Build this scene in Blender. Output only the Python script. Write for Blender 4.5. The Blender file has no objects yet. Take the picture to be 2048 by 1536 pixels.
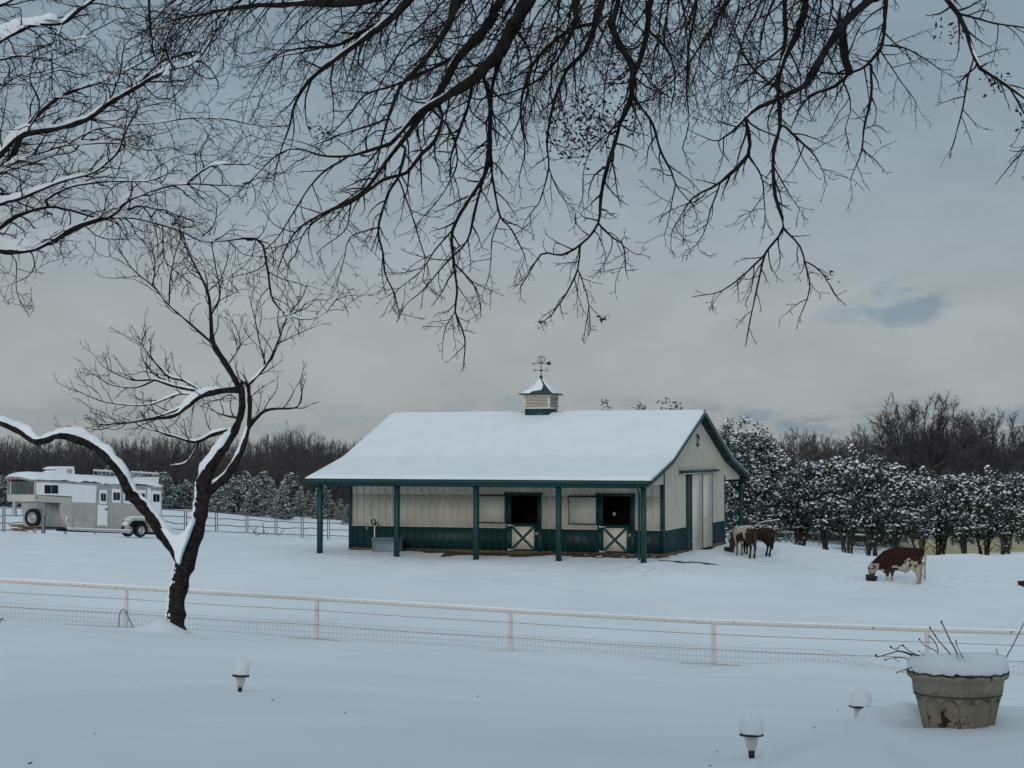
import bpy, math, random
import numpy as np
from mathutils import Vector, Matrix
R = math.radians
SC = bpy.context.scene
COL = SC.collection
random.seed(7)
RNG = np.random.default_rng(7)

# ------------------------------------------------------------------ camera
F, PITCH, CZ = 3474.8, 0.0372890, 3.8412
cam = bpy.data.cameras.new('camera')
cam.sensor_width = 36.0
cam.lens = F / 2048 * 36.0
cam.clip_start, cam.clip_end = 0.1, 4000
camo = bpy.data.objects.new('camera', cam)
camo.location = (0, 0, CZ)
camo.rotation_euler = (math.pi / 2 + PITCH, 0, 0)
COL.objects.link(camo)
SC.camera = camo
SC.render.resolution_x, SC.render.resolution_y = 1024, 768
SC.view_settings.view_transform = 'Standard'
SC.view_settings.look = 'None'
SC.view_settings.exposure = 0.10
SC.view_settings.gamma = 1.0

# ------------------------------------------------------------------ sky and sun
SUN_EL, SUN_AZ = R(20), R(194)      # azimuth clockwise from +Y: behind the camera, to its left
w = bpy.data.worlds.new('World')
SC.world = w
w.use_nodes = True
nt = w.node_tree
nt.nodes.clear()
N, LK = nt.nodes.new, nt.links.new
out = N('ShaderNodeOutputWorld'); bg = N('ShaderNodeBackground')
sky = N('ShaderNodeTexSky'); sky.sky_type = 'NISHITA'; sky.sun_disc = False
sky.sun_elevation = SUN_EL; sky.sun_rotation = SUN_AZ
tc = N('ShaderNodeTexCoord'); sep = N('ShaderNodeSeparateXYZ')
LK(tc.outputs['Generated'], sep.inputs[0])
ramp = N('ShaderNodeValToRGB')
LK(sep.outputs['Z'], ramp.inputs[0])
cr = ramp.color_ramp
stops = [(0.0, (.31, .338, .345)), (.03, (.33, .36, .37)), (.075, (.33, .368, .382)), (.135, (.288, .345, .378)), (.21, (.232, .306, .36)), (.32, (.22, .295, .352)), (.55, (.335, .425, .485)), (1.0, (.385, .485, .55))]
while len(cr.elements) < len(stops): cr.elements.new(.5)
for e, (p, c) in zip(cr.elements, stops): e.position = p; e.color = (*c, 1)
# overcast cloud structure: broad soft mottling plus low dark streaks near the horizon
def wnoise(scale, detail, xs=1, ys=1, zs=1, rough=.5):
    mp = N('ShaderNodeMapping'); mp.inputs['Scale'].default_value = (xs, ys, zs)
    LK(tc.outputs['Generated'], mp.inputs[0])
    nz = N('ShaderNodeTexNoise'); nz.inputs['Scale'].default_value = scale; nz.inputs['Detail'].default_value = detail; nz.inputs['Roughness'].default_value = rough
    LK(mp.outputs[0], nz.inputs[0]); return nz.outputs[0]
def wmath(op, a, b=None, c=None):
    m = N('ShaderNodeMath'); m.operation = op
    for i, v in enumerate((a, b, c)):
        if v is None: continue
        if isinstance(v, (int, float)): m.inputs[i].default_value = v
        else: LK(v, m.inputs[i])
    return m.outputs[0]
def wrange(v, a, b, c=0., d=1.):
    m = N('ShaderNodeMapRange'); m.interpolation_type = 'SMOOTHSTEP'
    LK(v, m.inputs[0])
    for i, q in enumerate((a, b, c, d)): m.inputs[i + 1].default_value = q
    return m.outputs[0]
def dirblob(px, py, sx, sy):
    """soft mask round the sky direction of one cloud"""
    x = (px - 1024) / F; el = math.atan((897.6 - py) / F)
    ax = wmath('DIVIDE', sep.outputs['X'], sep.outputs['Y'])
    dx = wmath('DIVIDE', wmath('SUBTRACT', ax, x), sx); dy = wmath('DIVIDE', wmath('SUBTRACT', sep.outputs['Z'], math.sin(el)), sy)
    return wmath('SQRT', wmath('ADD', wmath('MULTIPLY', dx, dx), wmath('MULTIPLY', dy, dy)))
nb = wnoise(16, 4, 1, 1, 2.0, .55)
nfine = wnoise(45, 5, 1, 1, 2.2, .55)
streak = wnoise(22, 4, 1, 1, 3.6, .55)
band = wmath('MULTIPLY', wrange(sep.outputs['Z'], .002, .014), wrange(sep.outputs['Z'], .034, .016))
rightw = wrange(sep.outputs['X'], -.12, .10)
m_streak = wmath('MULTIPLY', wmath('MULTIPLY', wrange(streak, .44, .60), band), wmath('ADD', wmath('MULTIPLY', rightw, .55), .32))
d1 = wmath('SUBTRACT', dirblob(1805, 628, .022, .0115), wmath('MULTIPLY', wmath('SUBTRACT', nfine, .5), 3.2))
d2 = wmath('SUBTRACT', dirblob(1680, 636, .013, .006), wmath('MULTIPLY', wmath('SUBTRACT', nfine, .5), 3.2))
d3 = wmath('SUBTRACT', dirblob(1050, 805, .018, .007), wmath('MULTIPLY', wmath('SUBTRACT', nfine, .5), 2.5))
cl = wmath('MAXIMUM', m_streak, wmath('MULTIPLY', wrange(d1, 1.5, .2), .95))
cl = wmath('MAXIMUM', cl, wmath('MULTIPLY', wrange(d2, 1.5, .2), .4))
cl = wmath('MAXIMUM', cl, wmath('MULTIPLY', wrange(d3, 1.5, .2), .5))
mixc = N('ShaderNodeMixRGB'); LK(cl, mixc.inputs[0]); LK(ramp.outputs[0], mixc.inputs[1]); mixc.inputs[2].default_value = (.185, .255, .315, 1)
mott = N('ShaderNodeMixRGB'); mott.blend_type = 'MULTIPLY'; mott.inputs[0].default_value = 1
LK(mixc.outputs[0], mott.inputs[1])
cmb = N('ShaderNodeCombineXYZ')
mv = wrange(nb, .3, .7, .93, 1.05)
for i in range(3): LK(mv, cmb.inputs[i])
LK(cmb.outputs[0], mott.inputs[2])
sc10 = N('ShaderNodeMixRGB'); sc10.blend_type = 'MULTIPLY'; sc10.inputs[0].default_value = 1
LK(mott.outputs[0], sc10.inputs[1]); sc10.inputs[2].default_value = (10, 10, 10, 1)
mixs = N('ShaderNodeMixRGB'); mixs.inputs[0].default_value = .96
LK(sky.outputs[0], mixs.inputs[1]); LK(sc10.outputs[0], mixs.inputs[2])
LK(mixs.outputs[0], bg.inputs[0]); bg.inputs[1].default_value = .1
LK(bg.outputs[0], out.inputs[0])

sl = bpy.data.lights.new('sun', 'SUN'); sl.energy = 1.0; sl.angle = R(34); sl.color = (1, .94, .86)
so = bpy.data.objects.new('sun', sl); COL.objects.link(so)
sd = Vector((math.sin(SUN_AZ) * math.cos(SUN_EL), math.cos(SUN_AZ) * math.cos(SUN_EL), math.sin(SUN_EL)))
so.rotation_euler = sd.to_track_quat('Z', 'Y').to_euler()
so.location = (0, 0, 60)

# ------------------------------------------------------------------ geometry helpers
cp, sp_ = math.cos(PITCH), math.sin(PITCH)
def ray(px, py):
    x = (px - 1024) / F; z = -(py - 768) / F
    return np.array([x, cp - sp_ * z, sp_ + cp * z])
CAM = np.array([0, 0, CZ])
def at(px, py, Y):
    d = ray(px, py); return CAM + d * (Y / d[1])
def onplane(px, py, P, n):
    d = ray(px, py); t = np.dot(np.asarray(P) - CAM, n) / np.dot(d, n); return CAM + d * t

class MB:
    def __init__(s): s.v = []; s.f = []; s.m = []; s.n = 0
    def add(s, v, f, m=0):
        v = np.asarray(v, float).reshape(-1, 3)
        f = np.asarray(f, int)
        s.v.append(v); s.f.append(f + s.n); s.m.append(np.full(len(f), m)); s.n += len(v)
    def poly(s, v, m=0): s.add(v, [list(range(len(v)))], m)
    def box(s, a, b, m=0):
        x0, y0, z0 = a; x1, y1, z1 = b
        s.add([(x0, y0, z0), (x1, y0, z0), (x1, y1, z0), (x0, y1, z0), (x0, y0, z1), (x1, y0, z1), (x1, y1, z1), (x0, y1, z1)],
              [(0, 3, 2, 1), (4, 5, 6, 7), (0, 1, 5, 4), (1, 2, 6, 5), (2, 3, 7, 6), (3, 0, 4, 7)], m)
    def prism(s, base, ext, m=0):
        """polygon swept by a vector"""
        b = np.asarray(base, float); e = np.asarray(ext, float); k = len(b)
        s.add(np.vstack([b, b + e]), [(i, (i + 1) % k, k + (i + 1) % k, k + i) for i in range(k)], m)
        s.add(b, [list(range(k))[::-1]], m); s.add(b + e, [list(range(k))], m)
    def tube(s, p, r, k=6, m=0, cap=True, sq=None):
        p = np.asarray(p, float); n = len(p)
        r = np.full(n, r, float) if np.isscalar(r) else np.asarray(r, float)
        t = np.gradient(p, axis=0); t /= np.linalg.norm(t, axis=1)[:, None] + 1e-12
        ref = np.array([0, 0, 1.]) if abs(t[:, 2]).mean() < .8 else np.array([1., 0, 0])
        a = np.cross(t, ref); a /= np.linalg.norm(a, axis=1)[:, None] + 1e-12
        b = np.cross(a, t)
        th = np.arange(k) * 2 * math.pi / k
        ring = p[:, None, :] + r[:, None, None] * (np.cos(th)[None, :, None] * a[:, None, :] + np.sin(th)[None, :, None] * b[:, None, :])
        i = np.arange(n - 1)[:, None] * k; j = np.arange(k)[None, :]; j2 = (j + 1) % k
        q = np.stack([i + j, i + j2, i + k + j2, i + k + j], -1).reshape(-1, 4)
        s.add(ring.reshape(-1, 3), q, m)
        if cap and k > 3:
            s.add(ring[0], [list(range(k))], m); s.add(ring[-1], [list(range(k))[::-1]], m)
    def lathe(s, prof, k=24, m=0, c=(0, 0, 0), wob=None):
        prof = np.asarray(prof, float); n = len(prof); th = np.arange(k) * 2 * math.pi / k
        v = np.zeros((n, k, 3))
        v[:, :, 0] = prof[:, 0, None] * np.cos(th); v[:, :, 1] = prof[:, 0, None] * np.sin(th); v[:, :, 2] = prof[:, 1, None]
        if wob is not None: v = wob(v, th)
        i = np.arange(n - 1)[:, None] * k; j = np.arange(k)[None, :]; j2 = (j + 1) % k
        s.add(v.reshape(-1, 3) + np.asarray(c), np.stack([i + j, i + j2, i + k + j2, i + k + j], -1).reshape(-1, 4), m)
    def build(s, name, mats, parent=None, origin=None, smooth=False):
        if not isinstance(mats, (list, tuple)): mats = [mats]
        V = np.vstack(s.v)
        if origin is not None: V = V - np.asarray(origin)
        cnt = np.concatenate([np.full(len(f), f.shape[1]) for f in s.f])
        loops = np.concatenate([f.ravel() for f in s.f])
        mi = np.concatenate(s.m)
        me = bpy.data.meshes.new(name)
        me.vertices.add(len(V)); me.vertices.foreach_set('co', V.ravel())
        me.loops.add(len(loops)); me.loops.foreach_set('vertex_index', loops.astype(np.int32))
        me.polygons.add(len(cnt))
        me.polygons.foreach_set('loop_start', np.concatenate([[0], np.cumsum(cnt)[:-1]]).astype(np.int32))
        me.polygons.foreach_set('material_index', mi.astype(np.int32))
        if smooth: me.polygons.foreach_set('use_smooth', np.ones(len(cnt), bool))
        for m in mats: me.materials.append(m)
        me.update(calc_edges=True); me.validate()
        o = bpy.data.objects.new(name, me); COL.objects.link(o)
        if parent is not None: o.parent = parent
        return o

def thing(name, label, cat, loc, rz=0, group=None):
    o = bpy.data.objects.new(name, None); COL.objects.link(o)
    o.location = tuple(loc); o.rotation_euler = (0, 0, rz); o.empty_display_size = .2
    tag(o, label, cat, group); return o
def tag(o, label, cat, group=None):
    o['label'] = label; o['category'] = cat
    if group: o['group'] = group
    return o
def kind(o, k): o['kind'] = k; return o
def copy_tree(root, label, loc, rz=0, sc=1.0):
    def cpy(o, par):
        c = o.copy(); COL.objects.link(c)
        if par is not None: c.parent = par
        for ch in kids.get(o.name, []): cpy(ch, c)
        return c
    kids = {}
    def rec(o):
        kids[o.name] = list(o.children)
        for ch in o.children: rec(ch)
    rec(root)
    r = cpy(root, None)
    r.location = tuple(loc); r.rotation_euler = (0, 0, rz); r.scale = (sc, sc, sc) if np.isscalar(sc) else sc
    r['label'] = label
    return r

# value noise
_tab = np.random.default_rng(3).random((256, 256))
def vnoise(x, y):
    x = np.asarray(x, float); y = np.asarray(y, float)
    xi = np.floor(x).astype(int); yi = np.floor(y).astype(int); fx = x - xi; fy = y - yi
    fx = fx * fx * (3 - 2 * fx); fy = fy * fy * (3 - 2 * fy)
    g = lambda a, b: _tab[a & 255, b & 255]
    return (g(xi, yi) * (1 - fx) + g(xi + 1, yi) * fx) * (1 - fy) + (g(xi, yi + 1) * (1 - fx) + g(xi + 1, yi + 1) * fx) * fy - .5
def fbm(x, y, o=4):
    s = 0; a = 1
    for i in range(o): s = s + a * vnoise(x * 2 ** i + 17 * i, y * 2 ** i + 31 * i); a *= .5
    return s
def sstep(a, b, x):
    t = np.clip((np.asarray(x, float) - a) / (b - a), 0, 1); return t * t * (3 - 2 * t)

# ------------------------------------------------------------------ materials
def mat(name, col, rough=.6, var=.0, vscale=6., bump=0., bscale=30., metal=0., col2=None, thr=None, spec=.3, stretch=None, trans=0.):
    """noise-mottled principled material; col2 + thr give blotches of a second colour"""
    m = bpy.data.materials.new(name); m.use_nodes = True
    n = m.node_tree.nodes; l = m.node_tree.links; b = n['Principled BSDF']
    b.inputs['Base Color'].default_value = (*col, 1); b.inputs['Roughness'].default_value = rough
    b.inputs['Metallic'].default_value = metal; b.inputs['Specular IOR Level'].default_value = spec
    if trans: b.inputs['Transmission Weight'].default_value = trans
    t = n.new('ShaderNodeTexCoord'); src = t.outputs['Object']
    if stretch:
        mp = n.new('ShaderNodeMapping'); mp.inputs['Scale'].default_value = stretch; l.new(src, mp.inputs[0]); src = mp.outputs[0]
    if var or col2:
        z = n.new('ShaderNodeTexNoise'); z.inputs['Scale'].default_value = vscale; z.inputs['Detail'].default_value = 5; l.new(src, z.inputs[0])
        r = n.new('ShaderNodeValToRGB'); l.new(z.outputs[0], r.inputs[0])
        if col2:
            r.color_ramp.elements[0].position = thr[0]; r.color_ramp.elements[1].position = thr[1]
            r.color_ramp.elements[0].color = (*col2, 1); r.color_ramp.elements[1].color = (*col, 1)
            if var:
                e = r.color_ramp.elements.new(min(thr[1] + .2, .98)); e.color = (*[c * (1 - var) for c in col], 1)
        else:
            r.color_ramp.elements[0].position = .3; r.color_ramp.elements[1].position = .7
            r.color_ramp.elements[0].color = (*[c * (1 - var) for c in col], 1); r.color_ramp.elements[1].color = (*[min(1, c * (1 + var)) for c in col], 1)
        l.new(r.outputs[0], b.inputs['Base Color'])
    if bump:
        z2 = n.new('ShaderNodeTexNoise'); z2.inputs['Scale'].default_value = bscale; z2.inputs['Detail'].default_value = 4; l.new(src, z2.inputs[0])
        bu = n.new('ShaderNodeBump'); bu.inputs['Strength'].default_value = bump; bu.inputs['Distance'].default_value = .02
        l.new(z2.outputs[0], bu.inputs['Height']); l.new(bu.outputs[0], b.inputs['Normal'])
    return m
M = {}
M['snow'] = mat('snow', (.80, .84, .88), .75, .03, 1.2, .6, 16., spec=.2)
M['ground_snow'] = mat('ground_snow', (.80, .84, .885), .8, .035, .35, .5, 5., spec=.15)
M['bark'] = mat('bark', (.021, .0175, .017), .95, .7, 11, 1.0, 26, spec=.1)
M['twig'] = mat('twig', (.022, .017, .018), .9, .3, 3, spec=.1)
M['twig_hazed'] = mat('hazed_bark', (.080, .073, .076), .95, .35, .15, spec=.05)  # far wood paler than the near bark: distance haze put into its colour
M['cream'] = mat('cream_siding', (.58, .545, .46), .5, .07, 1.5, .05, 5)
M['cream_door'] = mat('cream_door', (.62, .585, .50), .5, .05, 2)
M['green'] = mat('green_metal', (.008, .047, .051), .45, .12, 2, .05, 6)
M['green_dark'] = mat('green_wainscot', (.007, .037, .041), .5, .2, 1.2, .05, 6)
M['wood_skirt'] = mat('treated_board', (.13, .085, .05), .8, .3, 5, .2, 30, stretch=(1, 1, 8))
M['stall_wood'] = mat('stall_wood', (.06, .045, .032), .85, .3, 4, .2, 20)
M['dirt'] = mat('dirt', (.105, .085, .068), .95, .35, 5, .5, 14, spec=.05)
M['white_steel'] = mat('white_pipe', (.64, .60, .55), .55, .08, 5, .1, 30, col2=(.33, .16, .07), thr=(.27, .36))
M['rusty_wire'] = mat('rusty_wire', (.34, .24, .20), .7, .3, 8)
M['mesh_wire'] = mat('mesh_wire', (.52, .45, .41), .6, .2, 8, metal=.2)
M['galv'] = mat('galvanized', (.21, .27, .30), .45, .15, 3, .1, 12, metal=.5)
M['panel_steel'] = mat('panel_steel', (.13, .11, .12), .6, .2, 3)
M['black_rubber'] = mat('black_rubber', (.012, .012, .013), .7, .2, 8)
M['dark_plastic'] = mat('dark_plastic', (.02, .02, .032), .5)
M['frost'] = mat('frosted_glass', (.62, .60, .53), .45, .05, 12, trans=.15)
M['steel'] = mat('bright_steel', (.55, .55, .55), .4, metal=.4)
M['alu'] = mat('ribbed_aluminium', (.44, .425, .39), .45, .10, 2.5, .1, 6, metal=.15)
M['alu_light'] = mat('light_aluminium', (.46, .45, .42), .45, .08, 2.5, metal=.1)
M['alu_grey'] = mat('grey_aluminium', (.38, .39, .40), .4, .1, 3, metal=.2)
M['white_paint'] = mat('white_paint', (.80, .83, .86), .35, .03, 3)
M['glass_dark'] = mat('dark_glass', (.006, .006, .012), .12, spec=.5)
M['nose_glass'] = mat('nose_glass', (.055, .065, .07), .12, .5, 3, spec=.6, stretch=(4, 4, .6))
M['amber'] = mat('amber_lens', (.45, .06, .02), .35)
M['rim'] = mat('wheel_rim', (.42, .43, .43), .4, .1, 9, metal=.4)
M['log'] = mat('cut_wood', (.20, .13, .085), .9, .3, 5)
M['shed_wall'] = mat('yellow_cream_wall', (.44, .40, .27), .7, .10, .8, .1, 6)
M['leaf'] = mat('evergreen_leaf', (.034, .050, .042), .6, .5, .8, spec=.3)
M['cedar'] = mat('cedar_leaf', (.085, .102, .094), .75, .45, .8, spec=.15)
M['stem'] = mat('stem_bark', (.050, .040, .034), .9, .35, 4)
M['deadleaf'] = mat('dead_leaf', (.026, .019, .014), .8, .4, 8)
M['hose'] = mat('blue_hose', (.012, .020, .07), .5)
M['iron'] = mat('black_iron', (.012, .013, .014), .5)
M['grey_glass'] = mat('grey_glass', (.30, .36, .40), .3)

def trodden(m, spots):
    n = m.node_tree.nodes; l = m.node_tree.links; b = n['Principled BSDF']; g = n.new('ShaderNodeNewGeometry'); tot = None
    for x, y, r in spots:
        d = n.new('ShaderNodeVectorMath'); d.operation = 'DISTANCE'; l.new(g.outputs['Position'], d.inputs[0]); d.inputs[1].default_value = (x, y, -.3)
        k = n.new('ShaderNodeMapRange'); k.interpolation_type = 'SMOOTHSTEP'; l.new(d.outputs['Value'], k.inputs[0]); k.inputs[1].default_value = r; k.inputs[2].default_value = r * .3
        if tot is None: tot = k.outputs[0]
        else:
            q = n.new('ShaderNodeMath'); q.operation = 'MAXIMUM'; l.new(tot, q.inputs[0]); l.new(k.outputs[0], q.inputs[1]); tot = q.outputs[0]
    z = n.new('ShaderNodeTexVoronoi'); z.inputs['Scale'].default_value = 2.6; z.inputs['Randomness'].default_value = 1; l.new(g.outputs['Position'], z.inputs[0])
    z2 = n.new('ShaderNodeTexNoise'); z2.inputs['Scale'].default_value = .5; l.new(g.outputs['Position'], z2.inputs[0])
    h = n.new('ShaderNodeMapRange'); h.interpolation_type = 'SMOOTHSTEP'; l.new(z.outputs['Distance'], h.inputs[0]); h.inputs[1].default_value = .10; h.inputs[2].default_value = .26
    k2 = n.new('ShaderNodeMapRange'); l.new(z2.outputs[0], k2.inputs[0]); k2.inputs[1].default_value = .40; k2.inputs[2].default_value = .58
    s1 = n.new('ShaderNodeMath'); s1.operation = 'MULTIPLY'; l.new(tot, s1.inputs[0]); l.new(k2.outputs[0], s1.inputs[1])
    inv = n.new('ShaderNodeMath'); inv.operation = 'SUBTRACT'; inv.inputs[0].default_value = 1; l.new(h.outputs[0], inv.inputs[1])
    pit = n.new('ShaderNodeMath'); pit.operation = 'MULTIPLY'; l.new(s1.outputs[0], pit.inputs[0]); l.new(inv.outputs[0], pit.inputs[1])
    bu = n.new('ShaderNodeBump'); bu.invert = True; bu.inputs['Strength'].default_value = .8; bu.inputs['Distance'].default_value = .14; l.new(pit.outputs[0], bu.inputs['Height'])
    l.new(b.inputs['Normal'].links[0].from_socket, bu.inputs['Normal']); l.new(bu.outputs[0], b.inputs['Normal'])
trodden(M['ground_snow'], [(8.5, 66, 5.), (12.3, 58.4, 3.6), (10.8, 62, 3.6), (5.2, 59.2, 3.5), (-3.5, 61.8, 3.), (15.5, 60.5, 3.)])

# ------------------------------------------------------------------ ground
BX, BY, YAW = 5.41497, 62.07913, 0.353274
BL, BD, BQ, BOV, BOL = 12.38, 9.421, 2.996, .331, .301
HB, HE, HR, BP = 3.485, 2.770, 5.312, 2.746
cy_, sy_ = math.cos(YAW), math.sin(YAW)
def barn_w(u, v, z=0.): return np.array([BX + u * cy_ + v * sy_, BY - u * sy_ + v * cy_, z])
ctrl = []
def C(px, py, Y): ctrl.append(at(px, py, Y))
def CX(x, y, z): ctrl.append(np.array([x, y, z]))
for px in (-300, 300, 1024, 1480): C(px, 1536, 9.8)
C(476, 1382, 15.3); C(1503, 1516, 10.9); C(1718, 1447, 12.4); C(2060, 1470, 12.4); C(-200, 1400, 15); C(1100, 1420, 15)
for x in (-3, 0, 3): CX(x, 4, CZ - 1.62); CX(x, 7, CZ - 1.70)
C(345, 1273, 37.5); C(60, 1247, 39.0); C(250, 1263, 39.5); C(-300, 1235, 39); C(634, 1290, 36); C(634, 1345, 24); C(1300, 1395, 24); C(1800, 1400, 24); C(100, 1320, 24)
C(1000, 1318, 36); C(1500, 1352, 36); C(1900, 1372, 36)
FP = [(253, 1170, 1256, 44.0), (634, 1192, 1281, 43.15), (1021, 1216, 1306, 42.3), (1427, 1239, 1333, 41.45), (1854, 1254, 1352, 40.6)]
for px, pr, pb, Y in FP: C(px, pb, Y)
C(-200, 1240, 44.8); C(2300, 1370, 39.7)
for px in (-300, 200, 700, 1200, 1700, 2300): C(px, 1232, 48.5)
for px, py in ((-300, 1150), (200, 1155), (700, 1165), (1200, 1172), (1700, 1180), (2300, 1190)): C(px, py, 56)
for u, z in ((-12.24, .06), (-9.19, -.03), (-6.1, -.05), (-3, -.05), (0.01, -.03)): CX(*barn_w(u, -BP - .1, z))
for u, v, z in ((-14, 0, .05), (-12.4, 0, .02), (-6, 0, 0), (0, 0, 0), (0, 4.7, -.03), (0, 9.4, -.05), (-6, 9.4, -.1), (-12.4, 9.4, -.2), (1.5, 2, -.06), (2.2, 8, -.1)): CX(*barn_w(u, v, z))
C(1785, 1161, 58.7); C(1833, 1168, 58.2); C(1745, 1158, 58.5); C(1508, 1119, 65.5); C(1540, 1116, 67)
C(1560, 1093, 78); C(1640, 1101, 76); C(1740, 1111, 72); C(1850, 1119, 70); C(2048, 1120, 70); C(2300, 1122, 70)
for px in (1560, 1750, 1950, 2200): CX(*at(px, 1145, 84) * [1, 1, 0] + [0, 0, -1.75]); 
C(1600, 1086, 95); C(1700, 1097, 95); C(2100, 1090, 95)
C(100, 1068, 77); C(290, 1078, 80); C(0, 1066, 76); C(-250, 1060, 76); C(200, 1073, 79); C(480, 1090, 74)
C(433, 1065, 103); C(560, 1070, 110); C(657, 1075, 118); C(20, 1066, 98)
C(0, 1020, 140); C(350, 1019, 140); C(690, 1036, 140); C(-400, 1015, 140)
for px in (-600, 0, 700): CX(*at(px, 1020, 200) * [1, 1, 0] + [0, 0, -8.5])
for px in (-900, 0, 900): CX(*at(px, 1020, 300) * [1, 1, 0] + [0, 0, -11])
for px in (1500, 1800, 2300): CX(*at(px, 1020, 130) * [1, 1, 0] + [0, 0, -3.0]); CX(*at(px, 1020, 200) * [1, 1, 0] + [0, 0, -5.5]); CX(*at(px, 1020, 300) * [1, 1, 0] + [0, 0, -9])
CX(0, 100, -1.6); CX(0, 140, -3.0)
for x in (-300, 0, 300): CX(x, 900, -16)
ctrl = np.array(ctrl)
def _ab(x, y):
    yy = np.maximum(y, 4.0); return np.stack([np.clip(np.asarray(x) / yy, -.75, .75) * 2.6, np.log(yy)], -1)
def _ker(d2): return np.where(d2 > 1e-12, .5 * d2 * np.log(np.maximum(d2, 1e-12)), 0)
_P = _ab(ctrl[:, 0], ctrl[:, 1]); _n = len(_P)
_A = np.zeros((_n + 3, _n + 3))
_A[:_n, :_n] = _ker(((_P[:, None] - _P[None]) ** 2).sum(-1)) + 2e-4 * np.eye(_n)
_A[:_n, _n] = 1; _A[:_n, _n + 1:] = _P; _A[_n, :_n] = 1; _A[_n + 1:, :_n] = _P.T
_W = np.linalg.solve(_A, np.concatenate([ctrl[:, 2], np.zeros(3)]))
BEDX = np.array([-.4, .45, .95, 1.30, 1.62, 1.90, 2.35, 2.9, 3.6, 5.0]); BEDY = np.array([5.5, 7.3, 8.35, 8.93, 9.33, 9.62, 9.80, 9.75, 9.72, 9.9])
POT = at(1916, 1453, 9.15)
TREE = at(352, 1268, 37.5)
def ground_z(x, y):
    x = np.asarray(x, float); y = np.asarray(y, float); sh = x.shape
    x = x.ravel(); y = y.ravel()
    Q = _ab(x, y); z = np.empty(len(x))
    for i in range(0, len(x), 20000):
        q = Q[i:i + 20000]
        z[i:i + 20000] = _ker(((q[:, None] - _P[None]) ** 2).sum(-1)) @ _W[:_n] + _W[_n] + q @ _W[_n + 1:]
    far = np.clip((y - 8) / 40, 0, 1)
    z += .07 * far * fbm(x * .35, y * .35, 3) + .014 * fbm(x * 1.7, y * 1.7, 3) * np.clip(y / 12, .3, 1.5)
    trod = sstep(48, 56, y) * (1 - sstep(84, 92, y)) * np.clip(.5 + 1.6 * fbm(x * .12 + 5, y * .12, 2), 0, 1.2)
    z += .07 * trod * fbm(x * 2.6, y * 2.6, 3)
    # long shallow hollow in the yard snow
    cx = -2.0 + (y - 12.4) * .3
    z -= .09 * np.exp(-((y - 12.35 - .10 * (x + 2)) / .34) ** 2) * np.exp(-((x + 1.75) / .75) ** 2)
    z -= .04 * np.exp(-((y - 11.6 - .05 * (x + 2)) / .22) ** 2) * np.exp(-((x + 2.3) / .6) ** 2)
    # snow drifted over the raised bed
    ed = np.interp(x, BEDX, BEDY) + .05 * vnoise(x * 2.3, y * .5 + 9)
    msk = 1 - sstep(-.05, .05, y - ed)
    lim = sstep(.55, 1.28, x)
    bedz = CZ - 1.437 - .075 * (1 - sstep(1.84, 1.93, x)) - .06 * np.clip(1.9 - x, 0, .6) - .55 * np.clip(1.3 - x, 0, .9) - .03 * (9.2 - np.minimum(y, 9.2)) + .02 * fbm(x * 2, y * 2, 2)
    rise = np.maximum(bedz - z, 0) * msk * lim
    z += rise
    # lip of the snow covered edging along the back of the bed
    z += .075 * sstep(-.26, -.20, y - ed) * (1 - sstep(-.06, .03, y - ed)) * sstep(1.22, 1.27, x) * (1 - sstep(1.30, 1.80, x)) * (1 + .5 * vnoise(x * 6, 2.2))
    lump = lambda cx, cy, sx, sy, h: h * np.exp(-(((x - cx) / sx) ** 4 + ((y - cy) / sy) ** 4))
    z += lump(2.03, 9.50, .17, .15, .042) + lump(2.22, 9.46, .12, .16, .036) + lump(2.92, 9.05, .16, .18, .085)
    z -= lump(2.13, 9.10, .09, .06, .035)
    # snow banked against the trunk
    d = np.hypot(x - TREE[0] + .22, (y - TREE[1]) + .1)
    z += .42 * np.exp(-(d / .46) ** 1.3)
    # ploughed bank in front of the hedge trees
    for bxp, byp, hh, ww in ((1880, 70.5, .35, 1.1), (1945, 70.0, .42, .9), (2010, 70.6, .30, 1.0), (2080, 70, .45, 1.3), (2200, 70, .4, 1.5)):
        bx = (bxp - 1024) / F * byp
        z += hh * .55 * np.exp(-((x - bx) / ww) ** 2 - ((y - byp) / 1.2) ** 2)
    return z.reshape(sh)
def gz(x, y): return float(ground_z(np.array([x]), np.array([y]))[0])

ys = np.concatenate([np.linspace(-40, 3, 9)[:-1], np.arange(3, 7.5, .25), np.arange(7.5, 11, .035), np.arange(11, 16, .09), np.arange(16, 36, .35), np.arange(36, 90, .30), np.arange(90, 170, 1.6), np.geomspace(170, 1500, 40)])
ts = np.concatenate([np.linspace(-2.2, -.42, 14)[:-1], np.arange(-.42, .08, .004), np.arange(.08, .36, .0023), np.linspace(.36, 2.2, 16)])
TT, YY = np.meshgrid(ts, ys)
XX = TT * np.maximum(YY, 7.0)
ZZ = ground_z(XX, YY)
g = MB(); nr, nc = XX.shape
ii = np.arange(nr - 1)[:, None] * nc; jj = np.arange(nc - 1)[None, :]
g.add(np.stack([XX, YY, ZZ], -1).reshape(-1, 3), np.stack([ii + jj, ii + jj + 1, ii + nc + jj + 1, ii + nc + jj], -1).reshape(-1, 4))
kind(g.build('snow_ground', M['ground_snow'], smooth=True), 'structure')

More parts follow.
